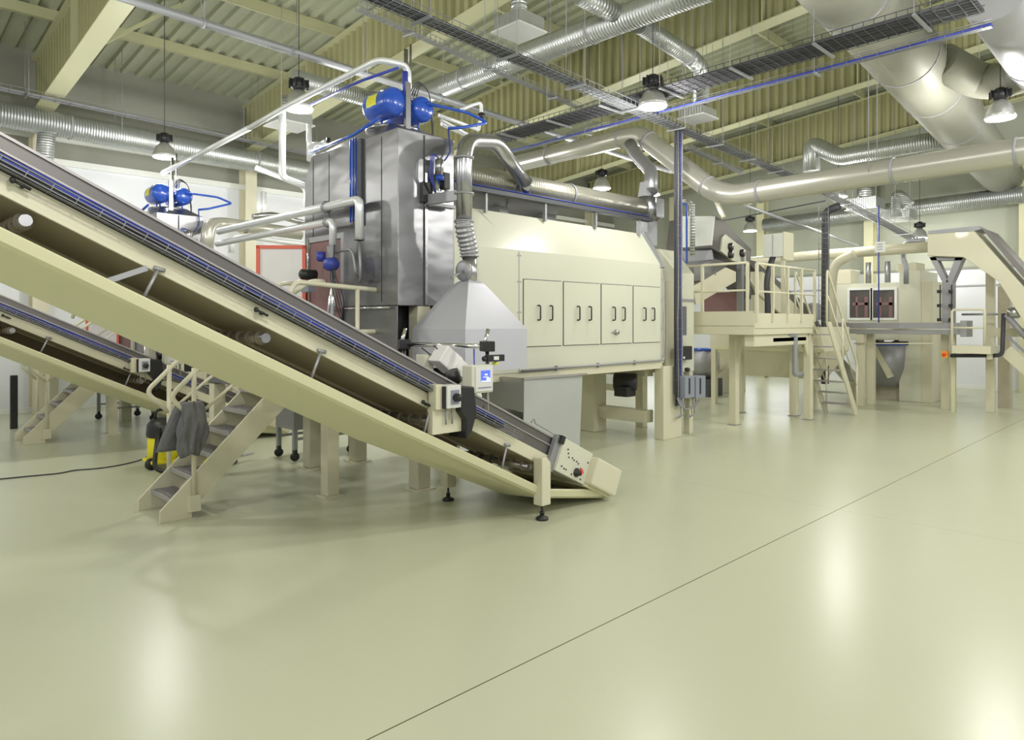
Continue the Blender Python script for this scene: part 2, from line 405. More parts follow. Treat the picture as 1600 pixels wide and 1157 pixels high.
    MB().bar(P(230, 419, Y=4.16), P(163, 441, Y=4.12), .004, .03).build('tie_strap', 'steel_dull', g)
    # drip tray below
    def zt(x): return 2.14 - .5 * (x - .62)
    def sec(x, z, dep):
        o = [(x, 4.10, z), (x, 4.112, z - .055), (x, 4.14, z - .075), (x, 4.62, z - .075 - dep), (x, 5.10, z - .075), (x, 5.135, z - .055), (x, 5.145, z)]
        i = [(x, y - (.012 if k > 3 else -.012 if k < 3 else 0), zz + .012) for k, (x, y, zz) in enumerate(o)]
        return [Vector(p) for p in o + i[::-1]]
    MB().loft([sec(-1.9, zt(-1.9), .12), sec(2.9, zt(2.9), .12), sec(4.45, zt(4.45) + .02, .05), sec(5.36, .085, .0)]).build('drip_tray', 'tray_yellow', g)
    # legs with levelling feet
    for (yy0, yy1, xx, ztop, name) in ((4.05, 4.155, 4.41, .54, 'leg'), (5.12, 5.225, 4.25, .52, 'leg')):
        mb = MB(); mb.prism([(xx - .055, yy0, .13), (xx + .055, yy0, .13), (xx + .055, yy0, ztop - .05), (xx + .01, yy0, ztop), (xx - .055, yy0, ztop)], (0, yy1 - yy0, 0))
        l = mb.build('leg', 'cream', g, bev=.008)
        ym = (yy0 + yy1) / 2
        MB().tube([(xx, ym, .03), (xx, ym, .14)], .010, 8)._lathe([(.055, .0), (.055, .018), (.022, .035), (.014, .05)], Vector((xx, ym, 0)), Z, 18)._lathe([(.022, 0), (.022, .02)], Vector((xx, ym, .05)), Z, 6).build('levelling_foot', 'black', l)
    # tail unit
    mb = MB(); cbox(mb, SE + .02, SE + .46, 4.10, 5.14, .0, .30); t = mb.build('tail_box', 'cream_panel', g, bev=.006)
    for yy in (4.13, 5.06):
        mb = MB(); cbox(mb, SE - .06, SE + .02, yy, yy + .04, -.02, .30); mb.build('clamp_bracket', 'steel_dull', g)
    mb = MB(); cbox(mb, SE - .02, SE + .03, 4.10, 4.16, .24, .31); mb.build('end_stop', 'black', g)
    mb = MB(); cbox(mb, SE + .46, SE + .86, 4.02, 5.16, .015, .275); mb.build('motor_cover', 'cream', g, bev=.018)
    mb = MB(); cbox(mb, SE + .46, SE + .86, 4.08, 5.10, -.012, .015); mb.build('cover_underside', 'tray_yellow', g)
    mb = MB(); cbox(mb, SE + .05, SE + .88, 4.98, 5.16, .30, .312); mb.build('cover_hinge', 'cream', g)
    c = C(SE + .3, 4.10, .07)
    mb = MB(); mb._lathe([(.03, 0), (.03, -.015), (.018, -.02), (.018, -.05)], c, Y * -1 * -1, 14) if False else mb._lathe([(.04, 0), (.04, .012), (.024, .016), (.024, .05)], c, -Y, 14)
    k = mb.build('rotary_switch', 'black', g)
    MB().obox(c + Vector((.02, -.045, .012)), (.012, 0, .006), (0, .01, 0), (-.008, 0, .02)).build('switch_grip', 'red', k)
    mb = MB(); 
    for (ds, dn) in ((.08, .22), (.10, .19), (.12, .16), (.17, .17), (.20, .16), (.24, .16), (.27, .15), (.06, .06), (.10, .05), (.13, .05), (.32, .12), (.36, .03), (.22, .035), (.40, .20)):
        cbox(mb, SE + .02 + ds - .006, SE + .02 + ds + .006, 4.094, 4.10, dn - .006, dn + .006)
    mb.build('bolt_heads', 'black', t)
    MB().tube(round_path([C(SE - .35, 4.2, .30), C(SE - .33, 4.2, .35), C(SE - .3, 4.2, .31), C(SE - .1, 4.2, .31), C(SE - .06, 4.15, .29)], .02), .006, 8).build('latch_rod', 'steel_dull', g)
    return g
conv = make_conveyor()
LX, LY, LZ = -.40, 5.7, -.12
conv2 = dup(conv, (LX, LY, 0), 'second inclined cream belt conveyor, behind the stair at the left')
for ch in conv2.children:
    nm = ch.name.split('.')[0]
    if nm not in ('leg',): ch.location = ch.location + Vector((0, 0, 0))
# ---------------------------------------------------------------- belt side switch gear
def make_switch():
    g = thing('isolator_switch', 'grey isolator switch box with black knob on the side of the front conveyor', 'switch', (3.36, 4.1, 1.04), 'conveyor isolator switches')
    a, b = P(672, 636, Y=4.12), P(682, 603, Y=4.12)
    MB().box(3.22, 3.29, 4.06, 4.15, 1.05, 1.235).build('bracket', 'cream', g, bev=.003)
    MB().box(3.275, 3.30, 4.035, 4.15, 1.055, 1.22).build('gasket', 'black', g)
    MB().box(3.295, 3.43, 4.02, 4.15, 1.055, 1.225).build('enclosure', 'light_plastic', g, bev=.006)
    MB().box(3.33, 3.405, 4.012, 4.02, 1.085, 1.19).build('faceplate', 'grey_plastic', g)
    MB()._lathe([(.032, 0), (.032, .02), (.026, .045), (.022, .05)], Vector((3.372, 4.012, 1.135)), -Y, 16).build('knob', 'black', g)
    for xx in (3.33, 3.39):
        MB().tube([(xx, 4.08, 1.06), (xx, 4.08, .93)], .008, 8).build('cable_gland', 'steel_dull', g)
    return g
sw = make_switch()
mb = MB(); mb.prism([(3.44, 4.04, 1.215), (3.58, 4.04, 1.20), (3.61, 4.04, 1.00), (3.56, 4.04, .86), (3.50, 4.04, .80), (3.50, 4.04, .95), (3.44, 4.04, 1.02)], (0, .22, 0))
mc = mb.build('motor_hood', 'black', cat='motor cover', label='angular black motor cover beside the isolator switch on the front conveyor', group='black motor covers', bev=.01)
mb = MB(); mb.box(3.22, 3.50, 4.10, 4.165, .86, 1.06); mb.build('motor_plate', 'cream', cat='plate', label='cream mounting plate under the isolator switch on the front conveyor', bev=.004, group='motor plates')
def copy_one(o, d, lab, **kw):
    c = o.copy(); COL.objects.link(c); c.location = o.location + Vector(d); c['label'] = lab
    for ch in o.children:
        q = ch.copy(); COL.objects.link(q); q.parent = c
        for s2 in ch.children:
            r2 = s2.copy(); COL.objects.link(r2); r2.parent = q
    return c
L2 = (LX, LY, 0)
dup(sw, L2, 'grey isolator switch box on the side of the rear left conveyor')
copy_one(mc, L2, 'angular black motor cover on the rear left conveyor')
def make_control():
    g = thing('control_box', 'pale control box with small blue lit screen beside the hood', 'control panel', (3.92, 4.3, 1.1), 'screen control boxes')
    MB().box(3.80, 4.03, 4.26, 4.38, 1.12, 1.345).build('enclosure', 'cream_panel', g, bev=.008)
    MB().box(3.835, 4.02, 4.252, 4.26, 1.135, 1.33).build('front_panel', 'light_plastic', g, bev=.002)
    s_ = MB().box(3.89, 3.985, 4.247, 4.253, 1.21, 1.30).build('screen', 'screen_blue', g)
    mb = MB().box(3.925, 3.955, 4.245, 4.248, 1.262, 1.272).box(3.91, 3.965, 4.245, 4.248, 1.245, 1.250).box(3.89, 3.985, 4.245, 4.248, 1.21, 1.218).box(3.945, 3.98, 4.245, 4.248, 1.222, 1.24)
    mb.build('screen_readout', 'screen_white', s_)
    MB().box(3.86, 4.00, 4.248, 4.253, 1.158, 1.168).build('nameplate', 'grey_plastic', g)
    for dx in (-.05, .03):
        pts = [(3.93 + dx, 4.32, 1.12), (3.93 + dx + .01, 4.3, 1.03), (3.90 + dx, 4.28, .95), (3.80, 4.28, .90), (3.68, 4.25, .95)]
        MB().tube(round_path(pts, .06), .005, 6).build('cable', 'cable_dark', g)
    MB().box(3.86, 3.90, 4.38, 4.42, .93, 1.30).build('bracket', 'cream', g)
    return g
ctl = make_control()
ctl.location += Vector((-.15, -.11, .01))
dup(ctl, L2, 'pale control box with blue lit screen on the rear left conveyor')
# metal detector / camera frame over the belt
def make_sensor():
    g = thing('sensor_gantry', 'white sensor head and black clamps hung on a steel bar over the front conveyor', 'sensor', (3.8, 4.65, .8), 'sensor gantries')
    c1, c2 = Vector((3.86, 4.2, 1.50)), Vector((3.70, 5.12, 1.50))
    MB().tube([c1, c2], .019, 14).build('cross_bar', 'chrome', g)
    for c in (c1, c2):
        MB().obox(c, (.045, -.02, 0), (.02, .05, 0), (0, 0, .042)).build('clamp', 'black', g, bev=.008)
        MB().tube([c + Vector((-.02, .03, -.03)), c + Vector((.03, .02, .14))], .016, 12).build('post_stub', 'chrome', g)
    for c in (c2,):
        MB().tube([c, Vector((3.72, 5.16, .72))], .016, 10).build('post', 'steel_plain', g)
    MB().tube([c1, c1 + Vector((0, 0, -.75))], .016, 10).build('post', 'steel_plain', g)
    m = (c1 + c2) / 2
    MB().obox(m + Vector((-.02, -.05, -.12)), (.075, -.01, -.06), (.01, .09, 0), (.05, 0, .065)).build('sensor_head', 'door_white', g, bev=.01)
    MB().obox(m + Vector((.09, -.10, -.20)), (.07, -.01, -.055), (.008, .06, 0), (.04, 0, .05)).build('lens_hood', 'door_white', g, bev=.01)
    MB().tube([P(706, 580, Y=4.42), P(712, 598, Y=4.42)], .055, 18).build('lens', 'black', g)
    MB().box(3.62, 3.72, 4.72, 4.84, .95, 1.42).build('head_support', 'cream_panel', g, bev=.006)
    MB().box(3.72, 3.80, 4.46, 4.54, .98, 1.30).build('head_support', 'cream_panel', g, bev=.006)
    b = MB().box(3.83, 4.02, 4.16, 4.20, 1.375, 1.43).build('photo_sensor', 'black', g, bev=.004)
    MB().box(3.895, 3.95, 4.155, 4.16, 1.388, 1.418).build('display', 'light_plastic', b)
    MB()._lathe([(.012, 0), (.022, .01), (.022, .03), (.012, .035)], Vector((3.83, 4.18, 1.40)), -X, 12).build('side_knob', 'black', b)
    MB()._lathe([(.026, 0), (.026, .02), (.0, .03)], Vector((3.95, 4.2, 1.345)), Z, 14).build('indicator', 'label_yellow', g)
    for k, (a, b_) in enumerate(((m + Vector((-.05, 0, -.08)), m + Vector((-.16, .1, -.02))), (m + Vector((.0, -.05, -.06)), m + Vector((-.09, .02, .0))))):
        MB().tube([a, (a + b_) / 2 + Vector((0, 0, -.03)), b_], .006, 6).build('cable', 'black', g)
    MB().tube(round_path([c1 + Vector((-.10, .05, -.02)), c1 + Vector((-.14, 0, -.2)), c1 + Vector((-.12, 0, -.40)), c1 + Vector((-.16, 0, -.55))], .1), .006, 6).build('hose', 'cable_blue', g)
    return g
sen = make_sensor()
dup(sen, L2, 'white sensor head on a steel bar over the rear left conveyor')
# ================================================================== STAIR AND PLATFORM (left)
def make_stair(x0, ya, yb, x1, ztop, n, label, rails=True):
    g = thing('step_ladder', label, 'stair', (x0, (ya + yb) / 2, 0), 'steel stairs')
    dx = x1 - x0
    for y in (ya, yb):
        mb = MB(); w = .24
        mb.prism([(x0 - .02, y - .012, 0), (x0 + w, y - .012, 0), (x0 + w, y - .012, .07), (x1 + w, y - .012, ztop - .1), (x1 + w, y - .012, ztop), (x1 + .02, y - .012, ztop), (x0 - .02, y - .012, .10)], (0, .024, 0))
        mb.build('stringer', 'cream', g, bev=.003)
    for k in range(n):
        z = ztop * (k + 1) / (n + .4); xx = x0 + dx * (k + .55) / (n + .2)
        mb = MB().box(xx, xx + .20, ya + .012, yb - .012, z - .006, z)
        t = mb.build('tread', 'grate', g)
        MB().box(xx - .004, xx + .006, ya + .012, yb - .012, z - .035, z + .003).build('nosing', 'lip_steel', t)
        mb = MB()
        for q in range(1, 7): mb.box(xx + q * .03, xx + q * .03 + .004, ya + .012, yb - .012, z, z + .004)
        for q in range(1, 14):
            yy = ya + .012 + (yb - ya - .024) * q / 14; mb.box(xx + .008, xx + .20, yy - .002, yy + .002, z, z + .004)
        mb.build('grating', 'lip_steel', t)
    return g
st = make_stair(2.05, 6.28, 6.84, 3.05, 1.12, 6, 'cream steel stair with grated treads and a grey cover on its handrail')
def stair_rail(g, y):
    p = Vector((2.30, y, .14)); top = 1.30
    MB().tube([p, (2.30, y, top)], .021, 12).build('rail_post', 'cream', g)
    a = (2.10, y, 1.06)
    MB().tube(round_path([(3.55, y, 2.10), (3.4, y, 2.10), (2.38 - .28 * .0, y, 1.34), a, (2.30, y, .86)], .07), .021, 12).build('handrail', 'cream', g)
    MB().tube([(2.30, y, .86), (3.25, y, 1.62)], .014, 10).build('mid_rail', 'cream', g)
    MB().box(2.25, 2.35, y - .03, y + .03, .06, .2).build('post_bracket', 'cream', g, bev=.004)
stair_rail(st, 6.25); stair_rail(st, 6.86)
dup(st, (-.05, 5.3, 0), 'cream steel stair with grated treads at the far left edge')
def make_platform():
    g = thing('service_platform', 'cream steel service platform beneath and left of the stainless tower', 'platform', (3.6, 6.6, 0), 'tower platforms')
    MB().box(3.05, 3.98, 6.05, 7.9, 1.04, 1.12).build('deck', 'grate', g)
    MB().box(3.03, 3.98, 6.02, 6.05, 1.0, 1.14).build('edge_beam', 'cream', g, bev=.003)
    MB().box(3.03, 3.98, 7.9, 7.93, 1.0, 1.14).build('edge_beam', 'cream', g, bev=.003)
    for (x, y) in ((3.54, 6.12), (3.12, 7.8)):
        l = MB().box(x - .065, x + .065, y - .065, y + .065, .012, 1.02).build('leg', 'cream', g, bev=.006)
        MB().box(x - .10, x + .10, y - .09, y + .09, 0, .012).build('foot_plate', 'cream', l)
    MB().tube(round_path([(3.0, 6.04, 1.75), (3.13, 6.04, 2.07), (4.08, 6.04, 2.02), (4.08, 6.04, 1.60), (3.80, 6.04, 1.60)], .06), .024, 14).build('guard_rail', 'cream', g)
    MB().tube([(3.80, 6.04, 2.03), (3.80, 6.04, 1.02)], .022, 12).build('rail_post', 'cream', g)
    return g
plat = make_platform()
dup(plat, L2, 'cream steel service platform of the rear line, behind the first stair')
# grey cover on the rail
mb = MB(); secs = []
for i in range(13):
    t = i / 12; w = .07 + .035 * math.sin(t * 3) ; c = Vector((2.27 + .02 * math.sin(t * 5), 6.24, 1.00 - t * .44))
    ring = []
    for k in range(48):
        a = 2 * PI * k / 48; rr = (1 + .16 * math.sin(5 * a + 3 * t) + .16 * math.sin(9 * a - 5 * t) + .10 * math.sin(14 * a + 6 * t))
        ring.append(c + Vector((w * math.cos(a) * rr, .05 * math.sin(a) * rr - .02, .02 * math.sin(3 * a))))
    secs.append(ring)
mb.loft(secs, True, True)
secs = []
for i in range(11):
    t = i / 10; c = Vector((2.24 - .13 * t, 6.36, .99 - t * .40)); w = .05 + .03 * t
    secs.append([c + Vector((w * math.cos(2 * PI * k / 28) * (1 + .15 * math.sin(1.5 * k + 2 * t)), .035 * math.sin(2 * PI * k / 28), 0)) for k in range(28)])
mb.loft(secs, True, True)
mb.build('cloth_cover', 'cloth_grey', cat='cover', label='crumpled grey cloth cover draped over the handrail of the front stair')
# vacuum cleaner
vx, vy = 2.88, 8.72
g = thing('vacuum_cleaner', 'yellow and black wet vacuum cleaner standing behind the front stair', 'vacuum cleaner', (vx, vy, 0))
MB()._lathe([(.14, .08), (.16, .10), (.155, .30), (.15, .31)], Vector((vx, vy, 0)), Z, 24).build('tank', 'yellow', g)
MB()._lathe([(.165, .30), (.17, .33), (.16, .42), (.12, .47), (.05, .48)], Vector((vx, vy, 0)), Z, 24).build('motor_head', 'black', g)
MB().tube(round_path([(vx - .09, vy, .45), (vx - .09, vy, .56), (vx + .09, vy, .56), (vx + .09, vy, .45)], .05), .014, 8).build('handle', 'black', g)
for a in (.4, 2.0, 3.6, 5.2):
    cx, cy = vx + .17 * math.cos(a), vy + .17 * math.sin(a)
    MB()._lathe([(.02, -.02), (.055, -.02), (.055, .02), (.02, .02)], Vector((cx, cy, .055)), Vector((-math.sin(a), math.cos(a), 0)), 16).build('wheel', 'black', g)
MB().box(vx - .17, vx + .17, vy - .15, vy + .15, .05, .09).build('chassis', 'yellow', g, bev=.02)
pts = [(vx + .1, vy - .1, .38)] + [(vx + .15 + .22 * math.cos(a), vy - .35 + .17 * math.sin(a), .025 + .01 * (k == 0)) for k, a in enumerate([2.4, 3.2, 4.0, 4.8, 5.6, 6.2])]
MB().tube(round_path([(vx - .1, vy - .13, .40), (vx - .2, vy - .3, .03), (vx - .05, vy - .45, .025), (vx + .3, vy - .5, .025), (vx + .55, vy - .35, .025)], .12), .022, 10).build('hose', 'black', g)
MB()._lathe([(.07, 0), (.085, .02), (.085, .08), (.06, .1)], Vector((vx + .30, vy - .20, .09)), -Y, 18).build('side_canister', 'yellow', g)
MB().tube([(vx + .2, vy - .42, .05), (vx + .75, vy - .3, .07)], .016, 10).build('wand', 'chrome', g)
g.scale = (1.2, 1.2, 1.2)
pts = [P(x, y, Z=.008) for x, y in ((233, 712), (222, 719), (190, 727), (150, 733), (115, 735), (95, 740), (60, 743), (30, 746), (0, 749), (-60, 752))]
MB().tube(round_path(pts, .3, 3), .008, 6).build('power_cord', 'cable_dark', cat='cable', label='thin dark power cord trailing across the floor from the vacuum to the left')
# ================================================================== STAINLESS TOWER
TX0, TX1, TY0, TY1, TZ = 4.01, 4.72, 5.65, 7.5, 3.60
def make_tower():
    g = thing('stainless_tower', 'tall stainless steel cooker tower at the head of the cream oven', 'tower', (4.35, 6.55, 1.1), 'stainless towers')
    body = [(TX0, TY0, 1.86), (TX0, TY1, 1.86), (TX0, TY1, 3.32), (TX0, TY1 - .16, 3.60), (TX0, TY0, 3.60)]
    MB().prism(body, (TX1 - TX0, 0, 0)).build('upper_casing', 'steel', g, bev=.006)
    # lower casing with doorway recess
    mb = MB().box(TX0 + .02, TX1, TY0 + .25, 6.62, 1.12, 1.86).box(TX0 + .02, TX1, 7.36, TY1, 1.12, 1.86)
    mb.build('lower_casing', 'steel', g)
    MB().box(TX0 - .012, TX0 + .0, TY0, 6.62, 1.12, 1.855).build('side_panel', 'steel', g)
    MB().box(TX0 + .015, TX0 + .02, 6.64, 7.36, 1.14, 2.6).build('door_back', 'wine', g)
    # door opening (framed recess)
    mb = MB().box(TX0 - .03, TX0, 6.60, 6.66, 1.12, 2.66).box(TX0 - .03, TX0, 7.34, 7.40, 1.12, 2.66).box(TX0 - .03, TX0, 6.66, 7.34, 2.60, 2.66)
    fr = mb.build('door_frame', 'steel_plain', g)
    MB().box(TX0 - .012, TX0 - .002, 6.66, 7.34, 1.12, 2.60).build('doorway_lining', 'wine', g)
    # seams
    for y in (5.93, 6.95, 7.30): MB().box(TX0 - .004, TX0, y - .004, y + .004, 1.9, 3.56).build('panel_seam', 'cable_dark', g)
    MB().box(4.322, 4.338, TY0 - .006, TY0, 1.87, 3.58).build('panel_seam', 'cable_dark', g)
    MB().box(4.33, 4.36, TY0 - .02, TY0, 1.87, 3.2).build('corner_post', 'steel_plain', g)
    MB().box(TX0 + .05, TX1 - .05, TY0 + .22, TY0 + .25, 1.12, 1.86).build('recess_shade', 'black', g)  # black sheet stands for the shade inside the opening
    MB().tube([(TX0 - .05, 5.72, 1.84), (TX0 - .05, 6.9, 1.84)], .012, 8).build('grab_bar', 'chrome', g)
    # roof cap
    c = Vector((4.4, 6.4, 0))
    s1 = [Vector(p) for p in ((TX0 + .02, TY0 + .03, 3.60), (TX1 - .02, TY0 + .03, 3.60), (TX1 - .02, 7.1, 3.60), (TX0 + .02, 7.1, 3.60))]
    s2 = [Vector((4.4 + (p.x - 4.4) * .62, 6.3 + (p.y - 6.3) * .5, 3.74)) for p in s1]
    MB().loft([s1, s2]).build('roof_cap', 'steel', g)
    # legs
    for (x, y) in ((4.34, 5.74), (4.08, 7.45), (4.66, 7.40)):
        l = MB().box(x - .08, x + .08, y - .08, y + .08, .012, 1.12 if y > 6 else 1.86).build('leg', 'cream', g, bev=.01)
        MB().box(x - .12, x + .12, y - .12, y + .12, 0, .012).build('base_plate', 'cream', l)
    MB().box(4.0, 4.75, 5.7, 7.5, 1.0, 1.12).build('base_frame', 'cream', g, bev=.005)
    # blue conduits with clamps on the left face
    mb = MB()
    for dy in (0, .05, .10): mb.tube(round_path([(TX0 - .03, 6.36 + dy, 3.62), (TX0 - .03, 6.36 + dy, 2.75)], .05), .011, 8)
    mb.build('blue_conduit', 'blue_paint', g, label='blue conduit tubes')
    MB().box(TX0 - .03, TX0, 6.26, 6.32, 2.7, 3.6).build('conduit_tray', 'tray_dark', g)
    MB().tube(round_path([(TX0 - .03, 7.3, 3.63), (TX0 - .03, 6.4, 3.66), (TX0 - .03, 5.95, 3.74)], .1), .018, 8).build('top_air_pipe', 'blue_paint', g)
    # open white door, swung outwards
    h = Vector((TX0 - .02, 7.42, 0)); u = Vector((-.712, .702, 0)); nrm = Vector((.702, .712, 0))
    def door_pts(a, b, z0, z1, n0, n1):
        c_ = h + u * (a + b) / 2 + nrm * (n0 + n1) / 2 + Z * (z0 + z1) / 2
        return c_, u * (b - a) / 2, nrm * (n1 - n0) / 2, Z * (z1 - z0) / 2
    d = MB().obox(*door_pts(.02, .56, 1.14, 2.55, -.02, .03)).build('open_door', 'door_white', g, bev=.004)
    MB().obox(*door_pts(.0, .04, 1.12, 2.58, -.035, .035)).obox(*door_pts(.53, .57, 1.12, 2.58, -.035, .035)).obox(*door_pts(.0, .57, 2.54, 2.58, -.035, .035)).build('door_gasket', 'red_frame', d)
    return g
tw = make_tower()
# insulated pipes on the left face of the tower
def ring(mb, c, r, ax, w=.012, t=.012, seg=20):
    return mb._lathe([(r, -w / 2), (r + t, -w / 2), (r + t, w / 2), (r, w / 2)], Vector(c), Vector(ax).normalized(), seg)
g = thing('steam_pipes', 'bright insulated steam pipes and valves on the left face of the stainless tower', 'pipes', (TX0 - .15, 6.4, 2.4))
a0, a1, a2 = P(452, 379 - 18, X=3.86), P(531, 342, X=3.86), P(584, 332, X=3.86)
MB().tube(round_path([(3.86, 9.6, 2.93), (3.86, 6.1, 2.93), (3.86, 6.1, 2.52)], .07, 6), .045, 16).build('upper_pipe', 'pipe_white', g)
MB().tube(round_path([(3.84, 9.6, 2.76), (3.84, 6.58, 2.76), (3.84, 6.58, 2.50)], .07, 6), .04, 16).build('lower_pipe', 'pipe_white', g)
ring(MB(), (3.86, 6.75, 2.93), .045, Y, .03, .02).build('flange', 'steel_dull', g); ring(MB(), (3.86, 6.1, 2.53), .045, Z, .02, .006).build('flange', 'steel_dull', g)
mb = MB(); ring(mb, (3.84, 6.68, 2.76), .04, Y, .03, .02); mb.build('flange', 'steel_dull', g)
MB()._lathe([(.05, 0), (.07, .02), (.07, .12), (.04, .15)], Vector((3.78, 6.58, 2.30)), -Y, 16).build('valve_actuator', 'cable_blue', g, label='dark blue valve actuator')
MB()._lathe([(.03, 0), (.05, .02), (.05, .1)], Vector((3.78, 6.72, 2.34)), Z, 16).build('valve_cap', 'cable_blue', g, label='dark blue valve cap')
MB()._lathe([(.055, 0), (.055, .16), (.03, .18)], Vector((3.76, 6.80, 2.20)), -X, 16).build('motor', 'black', g)
MB().box(3.80, 3.88, 6.52, 6.64, 2.36, 2.50).build('valve_body', 'steel_dull', g, bev=.01)
MB().tube([(3.84, 6.58, 2.36), (3.84, 6.58, 1.30)], .028, 12).build('drop_pipe', 'chrome', g)
MB().tube(round_path([(3.84, 6.5, 2.43), (3.84, 6.2, 2.44), (3.86, 6.17, 2.2), (3.92, 6.20, 2.16)], .08), .014, 10).build('braided_hose', 'steel_dull', g)
MB().tube(round_path([(3.86, 6.1, 2.52), (3.86, 6.08, 2.2), (3.9, 6.15, 2.10), (3.96, 6.25, 2.12)], .08), .014, 10).build('braided_hose', 'steel_dull', g)
MB().tube(round_path([(3.84, 6.58, 2.2), (3.80, 6.62, 1.75), (3.84, 6.55, 1.60), (3.84, 6.55, 1.50), (3.95, 6.1, 1.50)], .06), .012, 8).build('small_pipe', 'chrome', g)
mb = MB()
for q in range(4): mb.tube(round_path([(3.8 + .01 * q, 6.48 + .02 * q, 2.5 - .05 * q), (3.76, 6.42 + .03 * q, 2.2), (3.84, 6.36 + .04 * q, 1.95 - .05 * q), (3.92, 6.5, 1.7)], .1), .006, 6)
mb.build('hose_tangle', 'cable_dark', g)
MB().box(3.74, 3.82, 6.92, 7.08, 2.02, 2.14).build('junction_box', 'grey_plastic', g, bev=.005)
MB().tube([(3.78, 7.0, 2.14), (3.78, 7.0, 2.6)], .014, 8).build('conduit', 'chrome', g)
s_ = MB().box(3.90, 3.91, 6.78, 6.87, 1.62, 1.76).build('tag_plate', 'door_white', g)
MB().box(3.893, 3.90, 6.80, 6.85, 1.65, 1.73).build('tag_symbol', 'cable_blue', s_)
# air tanks
def tank(lab, x, y0, y1, z, r, sticker=True):
    g = thing('air_tank', lab, 'tank', (x, (y0 + y1) / 2, z), 'blue air tanks')
    n = 6
    prof = [(r * math.sin(PI / 2 * k / n), -r * .55 * math.cos(PI / 2 * k / n)) for k in range(n + 1)]
    L = y1 - y0
    prof += [(r, L)] + [(r * math.cos(PI / 2 * k / n), L + r * .55 * math.sin(PI / 2 * k / n)) for k in range(1, n + 1)]
    MB()._lathe(prof, Vector((x, y0, z)), Y, 28).build('shell', 'blue_paint', g)
    if sticker:
        mb = MB(); secs = []
        for yy in (y1 - .24, y1 - .06):
            secs.append([(x + (r + .003) * math.cos(a), yy, z + (r + .003) * math.sin(a)) for a in [PI * .80 + .12 * k for k in range(8)]])
        vs = [p for q in secs for p in q]; mb.add(vs, [(k, k + 1, 8 + k + 1, 8 + k) for k in range(7)]); mb.build('warning_label', 'label_yellow', g, label='yellow warning label with faint red text')
        mb = MB()
        for j in range(3):
            a = PI * .88 + j * .2
            for q in range(3):
                yy = y1 - .20 + q * .05
                mb.obox((x + (r + .005) * math.cos(a), yy, z + (r + .005) * math.sin(a)), (.001 * math.cos(a), 0, .001 * math.sin(a)), (0, .010, 0), (-.002 * math.sin(a), 0, .002 * math.cos(a)))
        mb.build('label_text', 'red_frame', g)
    for yy in (y0 + .08, y1 - .12):
        MB().tube([(x, yy, z - r - .06), (x, yy, z - r + .02)], .012, 8).build('foot_peg', 'blue_paint', g)
    MB()._lathe([(.02, 0), (.02, .03)], Vector((x - r * .7, y0 + .05, z + r * .6)), Vector((-.6, -.3, .7)), 10).build('port', 'chrome', g)
    return g
tA = tank('large blue air tank with yellow label on top of the stainless tower', 4.18, 5.95, 6.30, 3.95, .15)
tB = tank('blue air tank behind and right of the labelled one on the stainless tower', 4.50, 5.90, 6.40, 3.93, .135, False)
g = thing('tank_stand', 'steel post and gauges standing between the blue tanks on the tower', 'stand', (4.3, 6.0, 3.7), 'tank stands')
MB().box(4.26, 4.32, 5.86, 5.90, 3.66, 4.16).build('post', 'steel_plain', g)
MB().tube([(4.36, 6.0, 3.7), (4.36, 6.0, 4.55)], .022, 12).build('vent_pipe', 'steel_plain', g)
MB().tube([(4.42, 6.0, 3.9), (4.42, 6.0, 4.62)], .012, 12).build('vent_pipe', 'steel_plain', g)
MB()._lathe([(.3, 0), (.3, .03), (.12, .06)], Vector((4.38, 6.25, 3.72)), Z, 24).build('manhole_ring', 'steel_plain', g)
mb = MB()
for q in range(4): mb.tube(round_path([(4.33 + .03 * q, 5.9, 4.05), (4.40, 5.86 - .02 * q, 4.22 - .02 * q), (4.55, 5.85, 4.12), (4.6, 5.85, 3.75 - .05 * q)], .1), .006, 6)
mb.build('sensor_cable', 'cable_dark', g)
stand = g
g = thing('air_pipes', 'blue compressed air pipes looping off the tanks of the stainless tower', 'pipes', (4.7, 5.8, 3.7), 'blue air pipes')
MB().tube(round_path([(4.50, 5.83, 3.98), (4.95, 5.70, 3.95), (5.15, 5.60, 3.86), (4.75, 5.55, 3.72), (4.62, 5.62, 3.70)], .05), .017, 10).build('loop_pipe', 'blue_paint', g)
MB().tube(round_path([(4.62, 5.62, 3.70), (4.63, 5.60, 3.45), (4.55, 5.60, 3.35)], .05), .008, 8).build('drop_hose', 'cable_blue', g)
airp = g
# valve island on the right face
g = thing('valve_assembly', 'steel and blue valve assembly mounted high on the right face of the tower', 'valve', (4.46, 5.55, 3.0), 'tower valve assemblies')
MB()._lathe([(.045, 0), (.045, .16), (.03, .17)], Vector((4.46, 5.57, 3.18)), Z, 16).build('actuator', 'steel_plain', g)
MB()._lathe([(.045, 0), (.045, .05)], Vector((4.46, 5.565, 3.13)), Z, 16).build('blue_band', 'blue_paint', g)
MB()._lathe([(.03, 0), (.03, .22)], Vector((4.43, 5.57, 2.90)), Z, 14).build('valve_stem', 'chrome', g)
MB()._lathe([(.025, 0), (.025, .30)], Vector((4.56, 5.57, 2.92)), Z, 14).build('sight_glass', 'steel_dull', g)
MB().box(4.50, 4.58, 5.54, 5.62, 3.05, 3.22).build('solenoid', 'black', g, bev=.008)
MB().box(4.28, 4.40, 5.60, 5.65, 2.90, 3.10).build('mount_plate', 'black', g)
mb = MB()
for q in range(3): mb.tube(round_path([(4.44, 5.55, 3.35), (4.36 - .02 * q, 5.52, 3.38), (4.34 - .02 * q, 5.53, 3.15), (4.40, 5.55, 3.0)], .05), .006, 6)
mb.build('air_hose', 'cable_blue', g)
MB().box(4.36, 4.64, 5.52, 5.60, 2.86, 2.89).build('shelf', 'steel_dull', g)
valv = g
